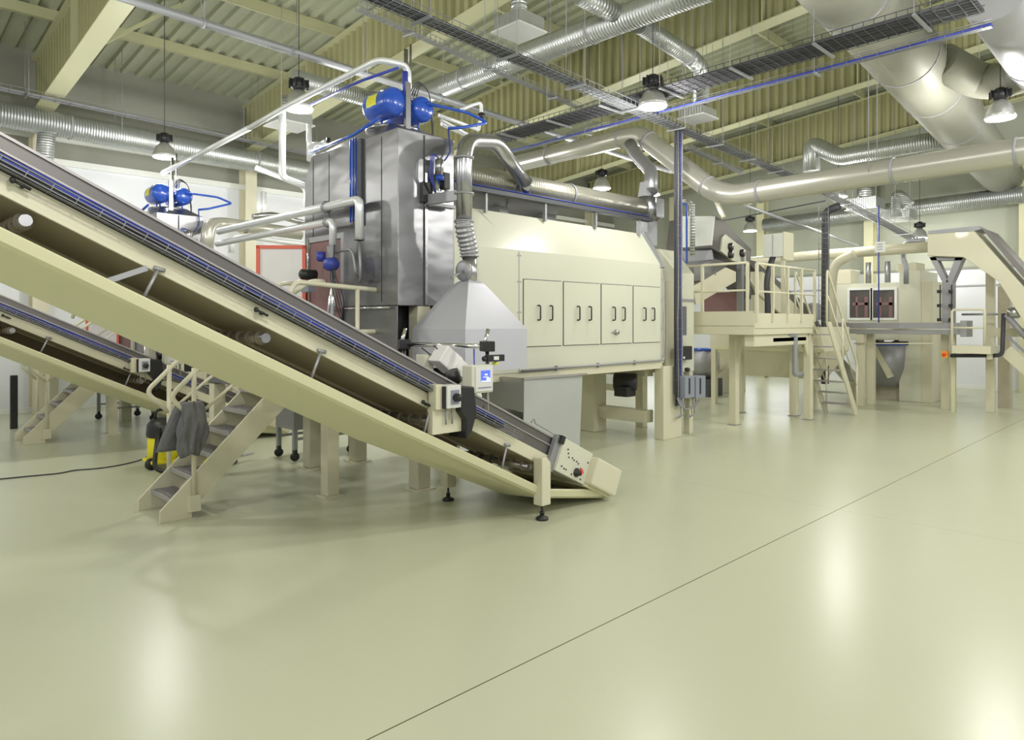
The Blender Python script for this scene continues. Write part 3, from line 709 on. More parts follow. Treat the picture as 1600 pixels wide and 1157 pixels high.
for (o, lab) in ((tw, 'stainless steel tower of the rear line, behind the front conveyor'), (tA, 'small-looking blue air tank with yellow label on the rear tower'), (tB, 'blue air tank without label on the rear tower'),
                 (stand, 'steel post between the blue tanks of the rear tower'), (airp, 'blue air pipes looping off the rear tower tanks'), (valv, 'valve assembly on the right face of the rear tower')):
    dup(o, (LX + .05, LY + .1, LZ - .1), lab)
for o in list(bpy.data.objects):
    if o.parent is None and o.name.startswith('stainless_tower.'):
        for ch in o.children:
            if ch.name.startswith('leg') or ch.name.startswith('base_frame'): pass
# ================================================================== HOOD AND ITS PIPE
hx, hy, hs = 4.56, 5.22, .40
g = thing('extraction_hood', 'large stainless pyramid extraction hood above the front conveyor', 'hood', (hx, hy, 1.63))
b = [Vector((hx - hs, hy - hs, 1.63)), Vector((hx + hs, hy - hs, 1.63)), Vector((hx + hs, hy + hs, 1.63)), Vector((hx - hs, hy + hs, 1.63))]
secs = []
for t in (0, .78, .88, .95, 1.0):
    s_ = 1 - t * .86; rz = 1.63 + .52 * t
    if t > .85: s_ = .25 - (t - .88) * 1.0; rz = 1.63 + .52 * (.86 + (t - .88) * .6)
    secs.append([Vector((hx + (p.x - hx) * s_, hy + (p.y - hy) * s_, rz)) for p in b])
MB().loft(secs).build('cone', 'hood_steel', g)
mb = MB()
zb = 1.24
for (x0, x1, y0, y1, z0) in ((hx - hs, hx + hs, hy - hs, hy - hs + .004, zb), (hx + hs - .004, hx + hs, hy - hs, hy + hs, zb), (hx - hs, hx - hs + .004, hy - hs, hy + hs, zb + .02), (hx - hs, hx + hs, hy + hs - .004, hy + hs, zb)):
    mb.box(x0, x1, y0, y1, z0, 1.632)
mb.build('skirt', 'hood_steel', g)
px_, py_ = hx, hy
MB().tube([(hx, hy, 2.02), (hx, hy, 2.36)], .075, 24).build('outlet_pipe', 'steel_plain', g)
mb = MB(); mb._lathe([(.075, 0), (.10, 0), (.10, .03), (.08, .04)], Vector((hx - .06, hy, 2.20)), Vector((-1, -.1, 0)), 18); mb.tube([(hx - .08, hy - .01, 2.20), (hx - .30, hy - .08, 2.12)], .014, 8); mb.build('damper_handle', 'steel_dull', g)
ex, ey = P(725, 300, Y=5.2).x, 5.2
g = thing('exhaust_pipe', 'polished exhaust pipe rising from the hood and bending over to the big duct', 'pipe', (hx, hy, 2.36))
mb = MB(); pts = []; rr = []
for k in range(33):
    t = k / 32; off = .055 * (3 * t * t - 2 * t ** 3)
    pts.append((hx + off / .055 * (ex - hx), hy + off / .055 * (ey - hy), 2.34 + .33 * t)); rr.append(.083 + .012 * (k % 4 < 2))
mb.tube(pts, rr, 20).build('flexible_sleeve', 'flex_grey', g, label='crinkled grey sleeve')
e1 = P(752, 232, Y=5.42); 
pts = round_path([(ex, ey, 2.66), P(725, 220, Y=5.2), P(776, 222, Y=5.5), P(818, 284, Y=5.86)], .22, 8)
MB().tube(pts, .08, 24).build('riser', 'steel_plain', g)
e = P(820, 287, Y=5.88)
MB().tube([e + Vector((-.03, -.03, .02)), e + Vector((.06, .05, -.04)), e + Vector((.14, .1, -.08))], [.09, .07, .05], 20).build('reducer', 'steel_plain', g)
for zz in (3.30, 2.95, 2.68): ring(MB(), (ex, ey, zz), .08, Z, .02, .018).build('flange', 'steel_dull', g)
MB().bar((ex - .05, ey, 2.93), (4.36, 5.63, 2.93), .05, .10).build('wall_bracket', 'steel_dull', g)
# ================================================================== OVEN
OY0, OX0, OX1, OB, OT = 5.65, 4.72, 8.62, 1.11, 2.52
g = thing('tunnel_oven', 'big cream tunnel oven housing with four double-handled doors', 'oven', (6.7, 6.6, OB))
oven = g
pr = [(OY0, OB), (OY0, OT), (5.97, 2.99), (7.25, 2.99), (7.56, OT), (7.56, OB)]
MB().prism([(OX0, y, z) for y, z in pr], (OX1 - OX0, 0, 0)).build('housing', 'cream_panel', g, bev=.012)
mb = MB().box(OX0, OX1, OY0 + .01, 7.55, OB - .08, OB); mb.build('base_frame', 'cream', g)
mb = MB()
xs = [(817, 876.5), (879.5, 936.5), (938.5, 986.5), (988.5, 1031)]
for k, (a, b_) in enumerate(xs):
    xa, xb = P(a, 503, Y=OY0).x, P(b_, 503, Y=OY0).x
    fr = MB().box(xa, xb, OY0 - .004, OY0, 1.405, 2.195).build('door_gap_shade', 'cable_dark', g)  # dark sheet stands for the shadow line around the door
    d = MB().box(xa + .008, xb - .008, OY0 - .012, OY0 - .002, 1.413, 2.187).build('door', 'cream_panel', g, bev=.003)
    w = xb - xa
    for f_ in (.36, .68):
        hxx = xa + w * f_
        MB().tube(round_path([(hxx, OY0 - .012, 1.72), (hxx, OY0 - .055, 1.72), (hxx, OY0 - .055, 1.89), (hxx, OY0 - .012, 1.89)], .02, 4), .009, 8).build('handle', 'black', d)
    if k == 2:
        cc = Vector((xa + w * .45, OY0 - .01, 1.56))
        MB()._lathe([(.035, 0), (.035, .035), (.028, .045)], cc, -Y, 18).tube([cc + Vector((-.1, -.02, 0)), cc + Vector((0, -.02, 0))], .008, 8).build('gauge', 'steel_plain', d)
mb = MB()
for xx in (P(812, 503, Y=OY0).x, P(877.8, 503, Y=OY0).x): 
    pass
xsm = P(811, 503, Y=OY0).x
mb.box(xsm - .004, xsm + .004, OY0 - .004, OY0, OB, OT - .02)
mb.tube([(xsm, OY0 - .001, OT - .02), (xsm - .35, OY0 + .305, 2.97)], .004, 6)
for z in (1.2, 1.45, 1.8, 2.15, 2.45): mb.box(xsm - .03, xsm - .015, OY0 - .006, OY0, z, z + .015); mb.box(xsm + .015, xsm + .03, OY0 - .006, OY0, z, z + .015)
xr = P(1031, 503, Y=OY0).x
for z in (1.2, 1.6, 2.0, 2.3): mb.box(xr + .03, xr + .045, OY0 - .006, OY0, z, z + .015)
mb.build('panel_seams', 'pipe_grey', g)
wx = P(765, 503, Y=OY0).x
MB().box(wx - .1, wx + .09, OY0 - .012, OY0, 1.84, 2.03).build('inspection_frame', 'cream', g, bev=.004)
MB().box(wx - .05, wx + .05, OY0 - .016, OY0 - .011, 1.88, 2.0).build('inspection_window', 'glass_dark', g)
MB().tube(round_path([(5.7, OY0 - .03, OB + .03), (OX1 - .02, OY0 - .03, OB + .04), (OX1 - .02, OY0 - .03, 2.45)], .05), .013, 8).build('edge_conduit', 'steel_dull', g)
mb = MB()
for xx in (6.3, 7.1, 7.9): mb.box(xx, xx + .02, OY0 - .035, OY0, OB + .0, OB + .06)
mb.build('conduit_clip', 'steel_dull', g)
MB().box(OX1, OX1 + .05, OY0 + .02, 7.54, OB, OT - .02).build('end_panel', 'cream', g)
# steel edge on the slanted end
mb = MB(); mb.bar((OX1 - .03, OY0 - .01, OT - .05), (OX1 - .03, 5.95, 3.0), .08, .05); mb.build('end_strip', 'pipe_grey', g)
for (x, y, w1, w2) in ((8.82, 5.69, .24, .08), (8.62, 7.0, .15, .22), (5.9, 7.2, .12, .12), (7.2, 7.45, .1, .1)):
    l = MB().box(x - w1, x + w1, y - w2, y + w2, .0, OB - .05).build('leg', 'cream', g, bev=.01)
MB().box(8.55, 8.75, 5.9, 6.8, .22, .40).build('cross_beam', 'cream', g, bev=.006)
MB().box(8.55, 8.75, 5.9, 6.8, .90, 1.03).build('cross_beam', 'cream', g, bev=.006)
MB()._lathe([(.13, 0), (.14, .03), (.14, .34), (.10, .36)], Vector((8.45, 5.98, .82)), Vector((-.5, .8, 0)), 20).box(8.2, 8.42, 5.98, 6.2, .62, .76).build('drive_motor', 'black', g)
# frame behind with second leg pair
g = thing('support_frame', 'cream support frame under the far end of the oven, beyond the drive motor', 'frame', (9.5, 6.6, 0))
for (x, y) in ((9.45, 6.6), (9.45, 7.6)): MB().box(x - .07, x + .07, y - .07, y + .07, 0, 1.9).build('leg', 'cream', g, bev=.005)
MB().box(9.40, 9.52, 6.67, 7.53, .55, .66).box(9.40, 9.52, 6.67, 7.53, 1.5, 1.62).build('cross_beam', 'cream', g)
# end module
g = thing('outlet_module', 'cream end module of the oven with a dark ventilation grille', 'machine', (9.2, 6.4, 0))
pr = [(OY0 + .0, .95), (OY0 + .0, 2.42), (5.97, 2.80), (7.2, 2.80), (7.5, 2.45), (7.5, .95)]
MB().prism([(9.0, y, z) for y, z in pr], (.47, 0, 0)).build('housing', 'cream_panel', g, bev=.01)
gx0, gx1 = P(1061, 503, Y=OY0).x, P(1071, 503, Y=OY0).x
gr = MB().box(gx0, gx1 + .02, OY0 - .006, OY0, 1.50, 1.93).build('grille', 'tray_dark', g)
mb = MB()
for k in range(22): mb.box(gx0, gx1 + .02, OY0 - .012, OY0 - .006, 1.51 + k * .0195, 1.518 + k * .0195)
mb.build('louvres', 'cable_grey', gr)
MB().box(9.02, 9.47, OY0 - .012, OY0, 2.0, 2.04).build('hinge_strip', 'steel_dull', g)
for (x, y) in ((9.42, 5.72), (9.42, 7.4)): MB().box(x - .05, x + .05, y - .05, y + .05, 0, .95).build('leg', 'cream', g, bev=.004)
MB().box(8.78, 9.0, 5.7, 7.5, .95, 2.3).build('transfer_tunnel', 'cream', g)
# grey boxes below
g = thing('isolator_box', 'black isolator box with white label beside the cable riser, upper one', 'switch box', (9.2, 5.6, 1.1))
a, b_ = P(1060, 563, Y=5.60), P(1076, 541, Y=5.60)
MB().box(a.x, b_.x + .02, 5.55, 5.65, a.z, b_.z).build('enclosure', 'black', g, bev=.006)
MB().box(a.x + .05, a.x + .09, 5.545, 5.55, a.z + .02, a.z + .05).build('label_plate', 'door_white', g)
for k, (p0, p1, lb) in enumerate(((1066, 1081, 'left one of two grey drive boxes at the foot of the cable riser'), (1083, 1098, 'right one of two grey drive boxes at the foot of the cable riser'))):
    a, b_ = P(p0, 623, Y=5.5), P(p1, 587, Y=5.5)
    g = thing('drive_box', lb, 'electrical box', (a.x, 5.5, a.z), 'grey drive boxes')
    MB().box(a.x, b_.x, 5.45, 5.62, a.z, b_.z).build('enclosure', 'grey_plastic', g, bev=.008)
    MB().box(a.x + (b_.x - a.x) * .35, a.x + (b_.x - a.x) * .5, 5.446, 5.45, a.z + .06, b_.z - .03).build('vent_slot', 'black', g)
    for q in range(2):
        xx = a.x + .04 + q * .08
        MB().tube(round_path([(xx, 5.53, a.z), (xx, 5.53, a.z - .10), (xx - .04, 5.53, a.z - .16), (xx + .0, 5.54, a.z - .24), (xx - .15, 5.54, a.z - .28)], .04), .009, 8).build('cable', 'cable_grey', g)
# ================================================================== OVERHEAD DUCTS AND PIPES
def hanger(g, pts, dz=.2, r=.005):
    mb = MB()
    for p in pts: mb.tube([p, (p[0], p[1], roofz(p[1]) - .01)], r, 5)
    return mb
def strap(mb, c, r, ax, w=.03): return ring(mb, c, r, ax, w, .012, 24)
def duct(name, label, pts, r, m, bend=.3, seg=24, group=None, cat='duct', straps=(), hang=(), n=6):
    pts = [Vector(p) for p in pts]
    g = thing(name, label, cat, (pts[0] + pts[-1]) / 2, group)
    MB().tube(round_path(pts, bend, n), r, seg).build('tube', m, g)
    for t, k in straps:
        a, b = pts[k], pts[k + 1]; MBs = MB(); strap(MBs, a + (b - a) * t, r, b - a).build('strap', 'cable_grey', g)
    for t, k in hang:
        a, b = pts[k], pts[k + 1]; p = a + (b - a) * t
        for s in (-1, 1):
            d = (b - a).cross(Z).normalized() * r * s
            MB().tube([p + d, (p.x + d.x, p.y + d.y, roofz(p.y + d.y) - .01)], .005, 5).build('hanger_wire', 'cable_grey', g)
    return g
# duct over the oven
duct('exhaust_duct', 'large pale metal duct lying lengthwise over the oven top', [(4.9, 6.1, 3.38), (8.85, 6.1, 3.40)], .135, 'duct_beige', straps=((.27, 0), (.55, 0)))
g = thing('duct_junction', 'round dark metal junction box at the end of the duct over the oven', 'duct', (8.9, 6.1, 3.4))
mb = MB(); mb._lathe([(.05, 0), (.17, .02), (.21, .12), (.21, .26), (.17, .36), (.05, .38)], Vector((8.72, 6.1, 3.40)), X, 24).build('drum', 'steel', g)
MB().obox((8.92, 5.90, 3.40), (.10, 0, 0), (0, .012, 0), (0, 0, .14)).build('access_plate', 'steel_plain', g, bev=.004)
MB().loft([[Vector((8.82 + a * .06, 6.1 + b * .06, 3.58 + 0 * a)) * 1 for a, b in ((-1.2, -1.2), (1.2, -1.2), (1.2, 1.2), (-1.2, 1.2))], [Vector((8.84 + a * .06, 6.1 + b * .06, 3.80)) for a, b in ((-1, -1), (1, -1), (1, 1), (-1, 1))]]).build('transition', 'steel_dull', g)
MB().box(8.75, 9.0, 6.0, 6.2, 2.85, 3.24).build('stand', 'steel_dull', g)
duct('lower_duct', 'second darker steel duct just under the large duct on the oven', [(4.8, 6.55, 3.28), (7.2, 6.55, 3.26)], .16, 'steel_dull', straps=((.6, 0),))
MB().box(6.85, 7.05, 6.3, 6.8, 2.99, 3.14).build('duct_stand', 'steel_dull', cat='stand', label='right steel saddle stand under the lower duct on the oven roof', group='duct stands')
MB().box(6.0, 6.15, 6.3, 6.8, 2.99, 3.14).build('duct_stand', 'steel_dull', cat='stand', label='left steel saddle stand under the lower duct on the oven roof', group='duct stands')
g = thing('conduit_tray', 'grey conduit tray along the upper edge of the oven', 'cable tray', (6.9, 5.9, 3.08))
MB().box(4.9, 8.7, 5.86, 5.98, 3.17, 3.22).build('tray', 'tray_dark', g)
mb = MB()
for k in range(5): mb.tube([(4.9, 5.87 + .022 * k, 3.235), (8.6, 5.87 + .022 * k, 3.235)], .009, 6)
mb.build('cables', 'cable_blue', g)
for xx in (5.4, 6.4, 7.4, 8.4): MB().box(xx, xx + .03, 5.9, 5.94, 2.95, 3.17).build('support_post', 'pipe_grey', g)
for q, (xx, ll) in enumerate(((5.9, 'left'), (7.5, 'right'))):
    pass
# chrome service pipes behind the tower top
g = thing('service_pipes', 'bright thin service pipes running behind the tower top to the duct', 'pipes', (6, 7.2, 4.0))
for (a, b_, r) in (((690, 193), (752, 222), .028), ((686, 180), (748, 203), .022)):
    MB().tube([P(*a, Y=6.6), P(*b_, Y=6.6)], r, 10).build('pipe', 'pipe_white', g)
MB().tube(round_path([P(748, 203, Y=6.6), P(752, 180, Y=6.6), P(752, 160, Y=6.6), P(735, 165, Y=6.6), P(720, 172, Y=6.6)], .06), .022, 10).build('pipe', 'pipe_white', g)
MB()._lathe([(.03, 0), (.05, .02), (.05, .07), (.02, .09)], P(752, 187, Y=6.58), Z, 12).build('valve_knob', 'black', g)
MB().tube([P(690, 188, Y=6.3), P(752, 222, Y=6.6)], .02, 8).build('pipe', 'pipe_white', g)
# white insulated line up-over: (440,290)->(440,165)->(592,92)->(636,100)->(636,150)
g = thing('insulated_pipe', 'white insulated pipe arching up and over the stainless tower from the left', 'pipe', P(440, 290, Y=8.3))
q = [P(478, 291, Y=8.0), P(441, 278, Y=8.3), P(441, 172, Y=8.3)]
MB().tube(round_path(q, .1), .042, 14).build('riser', 'pipe_white', g)
q = [P(390, 200, Y=8.6), P(445, 168, Y=8.0), P(592, 93, Y=6.0), P(638, 103, Y=5.95), P(638, 152, Y=5.95)]
MB().tube(round_path(q, .1), .033, 14).build('arched_pipe', 'pipe_white', g)
MB().tube(round_path([P(486, 164, Y=7.4), P(560, 128, Y=6.4), P(622, 106, Y=5.95)], .1), .016, 8).build('blue_line', 'cable_blue', g)
MB().tube([P(633, 112, Y=5.9), P(633, 150, Y=5.9)], .03, 8).build('blue_line', 'cable_blue', g)
q = [P(390, 200, Y=8.6), P(254, 271, Y=11.5)]
MB().tube(q, .035, 12).build('long_run', 'pipe_white', g)
g = thing('bypass_pipe', 'short white elbowed pipe beside the upper left edge of the tower', 'pipe', P(483, 250, Y=7.6))
MB().tube(round_path([P(483, 195, Y=7.7), P(483, 251, Y=7.7)], .05), .03, 12).build('vertical', 'pipe_white', g)
MB().tube(round_path([P(486, 252, Y=7.65), P(487, 228, Y=7.65), P(505, 228, Y=7.65), P(511, 222, Y=7.6)], .05), .045, 12).build('elbow', 'pipe_white', g)
MB().tube([P(513, 216, Y=7.6), P(513, 228, Y=7.6)], .025, 10).build('valve_knob', 'black', g)
# long pale duct to the right with drop
q = [P(800, 258, X=9.5), P(985, 213, X=9.5), P(1003, 212, X=9.5), P(1112, 297, X=9.5), P(1145, 306, X=9.5), P(1600, 236, X=9.5), P(1720, 217, X=9.5)]
duct('pale_duct', 'long pale metal duct sweeping from centre top down and across to the right edge', q, .155, 'pipe_cream', bend=.22, n=5, straps=((.35, 0), (.93, 0), (.1, 2), (.93, 2), (.12, 4), (.62, 4), (.98, 4)), hang=((.55, 4),))
duct('flexible_duct', 'dark grey flexible branch duct dropping from the bend of the pale duct', [P(984, 225, X=9.3), P(994, 243, X=9.2), P(1018, 268, X=9.05), P(1017, 300, X=8.86)], .10, 'flex_grey', bend=.12)
# cream diagonal brace of the duct
MB().bar(P(1118, 312, X=9.6), P(1131, 340, X=9.6), .05, .05).build('duct_prop', 'cream', cat='support', label='short cream strut under the bend of the long pale duct')
# grey pipe at the top left
duct('grey_pipe', 'dull grey pipe crossing the roof from the top left above the tower', [P(150, -17, Y=8.3), P(1050, 268, Y=8.3)], .05, 'pipe_grey', cat='pipe', straps=((.1, 0), (.2, 0), (.42, 0)), hang=((.1, 0), (.3, 0)))
# big duct along the back wall with ladder
duct('spiral_duct', 'long silver spiral duct along the grey back wall at the left', [(0, 14.8, 5.33), (13.5, 14.8, 5.05)], .22, 'duct_x', straps=((.24, 0), (.5, 0)), hang=((.3, 0), (.6, 0)))
duct('downspout_duct', 'short vertical spiral duct dropping from the back wall duct', [P(74, 196, Y=14.8), P(68, 262, Y=14.8)], .14, 'duct_z', cat='duct')
def tray(name, label, a, b, w, m='tray_dark', cables='cable_dark', ncab=8, spikes=True, rungs=.10, group='cable trays', hangs=4, h=.07, cr=.013):
    a, b = Vector(a), Vector(b); g = thing(name, label, 'cable tray', (a + b) / 2, group)
    d = (b - a).normalized(); s = d.cross(Z).normalized(); L = (b - a).length
    mb = MB(); n = int(L / rungs)
    for k in range(n + 1):
        p = a + d * min(L, k * rungs)
        mb.bar(p - s * w / 2, p + s * w / 2, .006, .006)
        for sd in (-1, 1): mb.bar(p + s * sd * w / 2, p + s * sd * w / 2 + Z * h, .006, .006)
    for j in range(7): mb.bar(a + s * w * (j / 6 - .5), b + s * w * (j / 6 - .5), .005, .005)
    for sd in (-1, 1): mb.bar(a + s * sd * w / 2 + Z * h, b + s * sd * w / 2 + Z * h, .006, .006)
    mb.build('wire_mesh', m, g)
    mb = MB()
    for j in range(ncab):
        off = s * w * .92 * ((j + .5) / ncab - .5); n2 = max(2, int(L / .8))
        mb.tube([a + d * L * k / n2 + off + s * .008 * math.sin(k * 2.1 + j * 3) + Z * (.012 + .008 * (j % 2)) for k in range(n2 + 1)], cr, 6)
    if ncab: mb.build('cables', cables, g)
    for k in range(hangs):
        p = a + d * L * (k + .5) / hangs
        MB().bar(p - s * (w / 2 + .05) - Z * .02, p + s * (w / 2 + .05) - Z * .02, .03, .02).build('crossbar', 'tray_galv', g)
        for sd in (-1, 1):
            e = p + s * sd * (w / 2 + .04); MB().tube([e - Z * .02, (e.x, e.y, roofz(e.y) - .01)], .004, 5).build('hanger_wire', 'cable_grey', g)
    return g
tray('ladder_tray', 'cable ladder running along the silver spiral duct at the left', (0.5, 14.3, 5.62), (12.5, 14.3, 5.32), .22, 'tray_galv', 'cable_grey', 3, rungs=.22, hangs=3)
tray('mesh_tray', 'dark mesh cable tray from the top centre running away towards the far chute', P(575, -6, Z=4.54), P(1268, 291, Z=4.40), .20, 'tray_galv', 'tray_dark', 6, hangs=9)
tray('mesh_tray', 'far end of the cable tray sloping down towards the cream chute box', P(1268, 291, Z=4.40), P(1449, 386, X=19.0), .25, 'pipe_grey', 'pipe_grey', 6, hangs=2)
tray('wide_cable_tray', 'wide dark cable tray full of cables crossing to the top right', P(770, 221, X=7.56), P(1530, 8, X=7.56), .44, 'tray_dark', 'cable_dark', 26, hangs=7, cr=.0095)
tray('small_mesh_tray', 'narrow empty galvanised wire tray, upper left of the dark tray', P(560, 15, Z=5.0), P(905, 170, Z=5.0), .09, 'tray_galv', None, 0, hangs=3, rungs=.08)
tray('small_mesh_tray', 'narrow galvanised wire tray right of the cable riser', P(1075, 232, Z=4.4), P(1160, 272, Z=4.4), .09, 'tray_galv', None, 0, hangs=1, rungs=.06)
g = tray('blue_hose_tray', 'narrow tray of blue hoses beneath the wide dark cable tray', P(795, 240, X=8.2), P(1550, 42, X=8.2), .07, 'tray_galv', 'cable_blue', 4, hangs=2, rungs=.16, cr=.014)
# riser
g = thing('cable_riser', 'tall vertical bundle of dark and blue cables rising beside the oven end', 'cable riser', (8.86, 5.5, .6))
MB().box(8.80, 8.95, 5.56, 5.58, .65, 4.5).build('back_rail', 'tray_dark', g)
for nm, m, lst in (('dark_cables', 'cable_dark', [0, 1, 3, 4]), ('grey_cables', 'cable_grey', [2, 6]), ('blue_cables', 'cable_blue', [5])):
    mb = MB()
    for j in lst:
        x0 = 8.80 + .025 * j
        mb.tube([(x0 + .004 * math.sin(k + j), 5.545 + .006 * math.cos(1.7 * k + j), .48 + k * .41) for k in range(11)], .011, 6)
    mb.build(nm, m, g)
mb = MB()
for k in range(26): mb.bar((8.79, 5.53, .7 + k * .15), (8.97, 5.53, .7 + k * .15), .003, .003)
mb.build('rungs', 'tray_galv', g)
mb = MB()
for q in range(5): mb.tube(round_path([(8.82 + .03 * q, 5.54, .60), (8.84 + .03 * q, 5.5, .47 - .015 * q), (9.0, 5.48, .42), (9.28 + .03 * q, 5.52, .44 + .02 * q)], .1), .009, 6)
mb.build('loose_cables', 'cable_grey', g)
mb = MB()
for (z) in (.78, 1.0): mb._lathe([(.03, 0), (.03, .05), (.02, .08)], Vector((9.0, 5.5, z)), X, 12)
mb.build('cable_plugs', 'black', g)
for k in range(2):
    pass
g = thing('blue_air_drop', 'thin blue pipe arching down right of the cable riser', 'pipe', (9.4, 5.8, 2.4))
MB().tube(round_path([P(1060, 318, X=9.1), P(1073, 318, X=9.25), P(1073, 412, X=9.25)], .08), .015, 8).build('pipe', 'blue_paint', g)
g = thing('riser_hook', 'pale hooked pipe behind the blue drop pipe by the riser', 'pipe', (9.6, 6.2, 3.0))
MB().tube(round_path([P(1063, 313, X=9.6), P(1082, 316, X=9.6), P(1082, 400, X=9.6)], .08), .04, 10).build('pipe', 'duct_z', g)
# D4 roof duct and branches
ds = duct('roof_duct', 'silver roof duct rising to the top centre, above the dark cable tray', [P(596, 172, X=7.3), P(1110, -22, X=7.3)], .17, 'duct_y', straps=((.35, 0), (.74, 0)), hang=((.3, 0), (.65, 0)))
duct('branch_duct', 'silver branch duct running right from the roof duct to the box diffuser', [P(1000, 38, Z=5.55), P(1082, 92, Z=5.45), P(1096, 108, Z=5.3), P(1095, 160, Z=4.95)], .12, 'duct_x', bend=.25, straps=((.9, 0),))
duct('branch_duct', 'silver branch duct joining the roof duct from the top edge', [P(905, -8, Z=5.7), P(968, 24, Z=5.6)], .12, 'duct_x')
duct('rear_duct', 'silver duct behind the tower joining the roof duct from the left', [P(458, 122, Y=10.6), P(604, 162, Y=10.6)], .15, 'duct_x')
def diffuser(label, px, py, Zb, s, h, dx=0):
    c = P(px, py, Z=Zb); g = thing('air_diffuser', label, 'air diffuser', c, 'box air diffusers')
    MB().box(c.x - s, c.x + s, c.y - s, c.y + s, Zb + .02, Zb + h).build('plenum_box', 'duct_y', g)
    MB().box(c.x - s * 1.12, c.x + s * 1.12, c.y - s * 1.12, c.y + s * 1.12, Zb, Zb + .02).build('face_plate', 'diffuser', g)
    MB().tube([(c.x, c.y, Zb + h), (c.x, c.y, Zb + h + .30)], s * .45, 16).build('neck', 'duct_z', g)
    for a, b in ((-1, -1), (1, 1)):
        MB().tube([(c.x + a * s, c.y + b * s, Zb + h), (c.x + a * s, c.y + b * s, roofz(c.y) - .01)], .004, 5).build('hanger_wire', 'cable_grey', g)
    return g
diffuser('square air diffuser box at the top centre, left of the roof duct', 811, 52, 4.95, .20, .17)
diffuser('square air diffuser box under the branch duct, right of the lit lamp', 1090, 187, 4.72, .20, .14)
diffuser('square air diffuser box at the left, behind the glaring lamp', 452, 198, 4.9, .27, .18)
diffuser('far square air diffuser box, left of the two small ones at the right', 1353, 330, 4.3, .32, .28)
diffuser('far square air diffuser box, right of the two small ones, above the cabin', 1405, 345, 4.25, .32, .25)
# giant duct D1 and D2, branch
a, b_ = Vector((6.6, 2.75, 5.35)), Vector((20.6, 3.75, 5.2))
duct('giant_duct', 'giant grey spiral duct slanting down from the top right of the picture', [a, b_], .43, 'duct_matte', seg=40, straps=((.10, 0), (.27, 0), (.40, 0), (.55, 0)), hang=((.3, 0), (.5, 0)))
c = a + (b_ - a) * .33
duct('elbow_duct', 'thick elbow duct leaving the giant duct to the right', [P(1470, 95, Z=5.3), P(1530, 128, Z=5.1), P(1570, 126, Z=5.0), P(1680, 85, Z=5.0)], .24, 'duct_matte', bend=.5, seg=28)
duct('corner_duct', 'large smooth duct in the top right corner of the picture', [P(1552, -15, Z=5.0), P(1625, 108, Z=5.0)], .30, 'steel_dull', seg=28, straps=((.80, 0),))
duct('far_duct', 'pale duct with elbow crossing behind the giant duct', [P(1268, 268, X=15), P(1268, 225, X=15), P(1312, 246, X=15), P(1500, 213, X=15)], .17, 'duct_y', bend=.15)
duct('far_duct', 'pale lower duct along the right wall beneath the roof', [P(1195, 352, X=20.1), P(1600, 304, X=20.1)], .20, 'duct_y', hang=((.5, 0),))
duct('far_drop_duct', 'small far elbow duct over the right hand diffuser', [P(1420, 322, X=18.5), P(1402, 303, X=18.5), P(1402, 340, X=18.5)], .15, 'duct_z', bend=.12)
duct('far_drop_duct', 'small far vertical duct over the left hand diffuser', [P(1352, 293, X=18.0), P(1352, 326, X=18.0)], .2, 'duct_z')
# thin far pipes
MB().tube([P(1130, 345, X=12), P(1290, 314, X=12)], .012, 6).build('thin_rod', 'cable_dark', cat='pipe', label='thin dark rod high up between the hopper top and the vertical riser')
duct('thin_far_pipe', 'thin grey pipe sloping right behind the vertical riser', [P(1165, 322, Z=3.6), P(1340, 384, Z=3.6)], .03, 'pipe_grey', cat='pipe')
g = thing('vertical_riser', 'dark vertical cable riser right of the stair platform', 'cable riser', (13.6, 6, 1.6))
MB().tube(round_path([P(1312, 322, X=13.8), P(1290, 330, X=13.8), P(1289, 505, X=13.8), P(1289, 600, X=13.8)], .15), .075, 8).build('cable_bundle', 'cable_dark', g)
yy_ = P(1289, 400, X=13.8).y; mb = MB().box(13.725, 13.735, yy_ - .095, yy_ - .085, 1.2, 4.1).box(13.725, 13.735, yy_ + .085, yy_ + .095, 1.2, 4.1)
for k in range(30): mb.box(13.72, 13.74, P(1289, 400, X=13.8).y - .09, P(1289, 400, X=13.8).y + .09, 1.2 + k * .1, 1.206 + k * .1)
mb.build('rungs', 'tray_galv', g)
duct('cream_feed_pipe', 'cream feed pipe bending down into the far cabin', [P(1150, 412, X=15.9), P(1240, 402, X=15.9), P(1330, 395, X=15.9), P(1452, 386, X=15.9)], .11, 'cream', cat='pipe', bend=.3)
duct('cream_feed_pipe', 'cream pipe curving down from the feed pipe to the floor beside the stair', [P(1335, 397, X=15.6), P(1303, 412, X=15.6), P(1299, 450, X=15.6), P(1299, 520, X=15.6)], .10, 'cream', cat='pipe', bend=.4)
duct('hanging_conduit', 'dark looped conduit dropping into the top of the far cabin', [P(1445, 375, X=16.2), P(1412, 378, X=16.2), P(1411, 405, X=16.2), P(1416, 415, X=16.2), P(1416, 444, X=16.2)], .05, 'pipe_grey', cat='pipe', bend=.15)
MB().tube([P(1373, 322, X=15.5), P(1373, 512, X=15.5)], .013, 6).build('hanging_rope', 'cable_blue', cat='cable', label='thin blue cable hanging in front of the cabin windows')
g = thing('small_sign', 'small white hanging sign on the blue cable above the cabin', 'sign', P(1376, 385, X=15.4))
c = P(1375, 386, X=15.4); MB().box(c.x, c.x + .01, c.y - .10, c.y + .10, c.z - .11, c.z + .11).build('board', 'trim_white', g)
mb = MB()
for zz in (.05, 0, -.05): mb.box(c.x - .002, c.x, c.y - .05, c.y + .05, c.z + zz - .008, c.z + zz + .008)
mb.build('marking', 'pipe_grey', g)
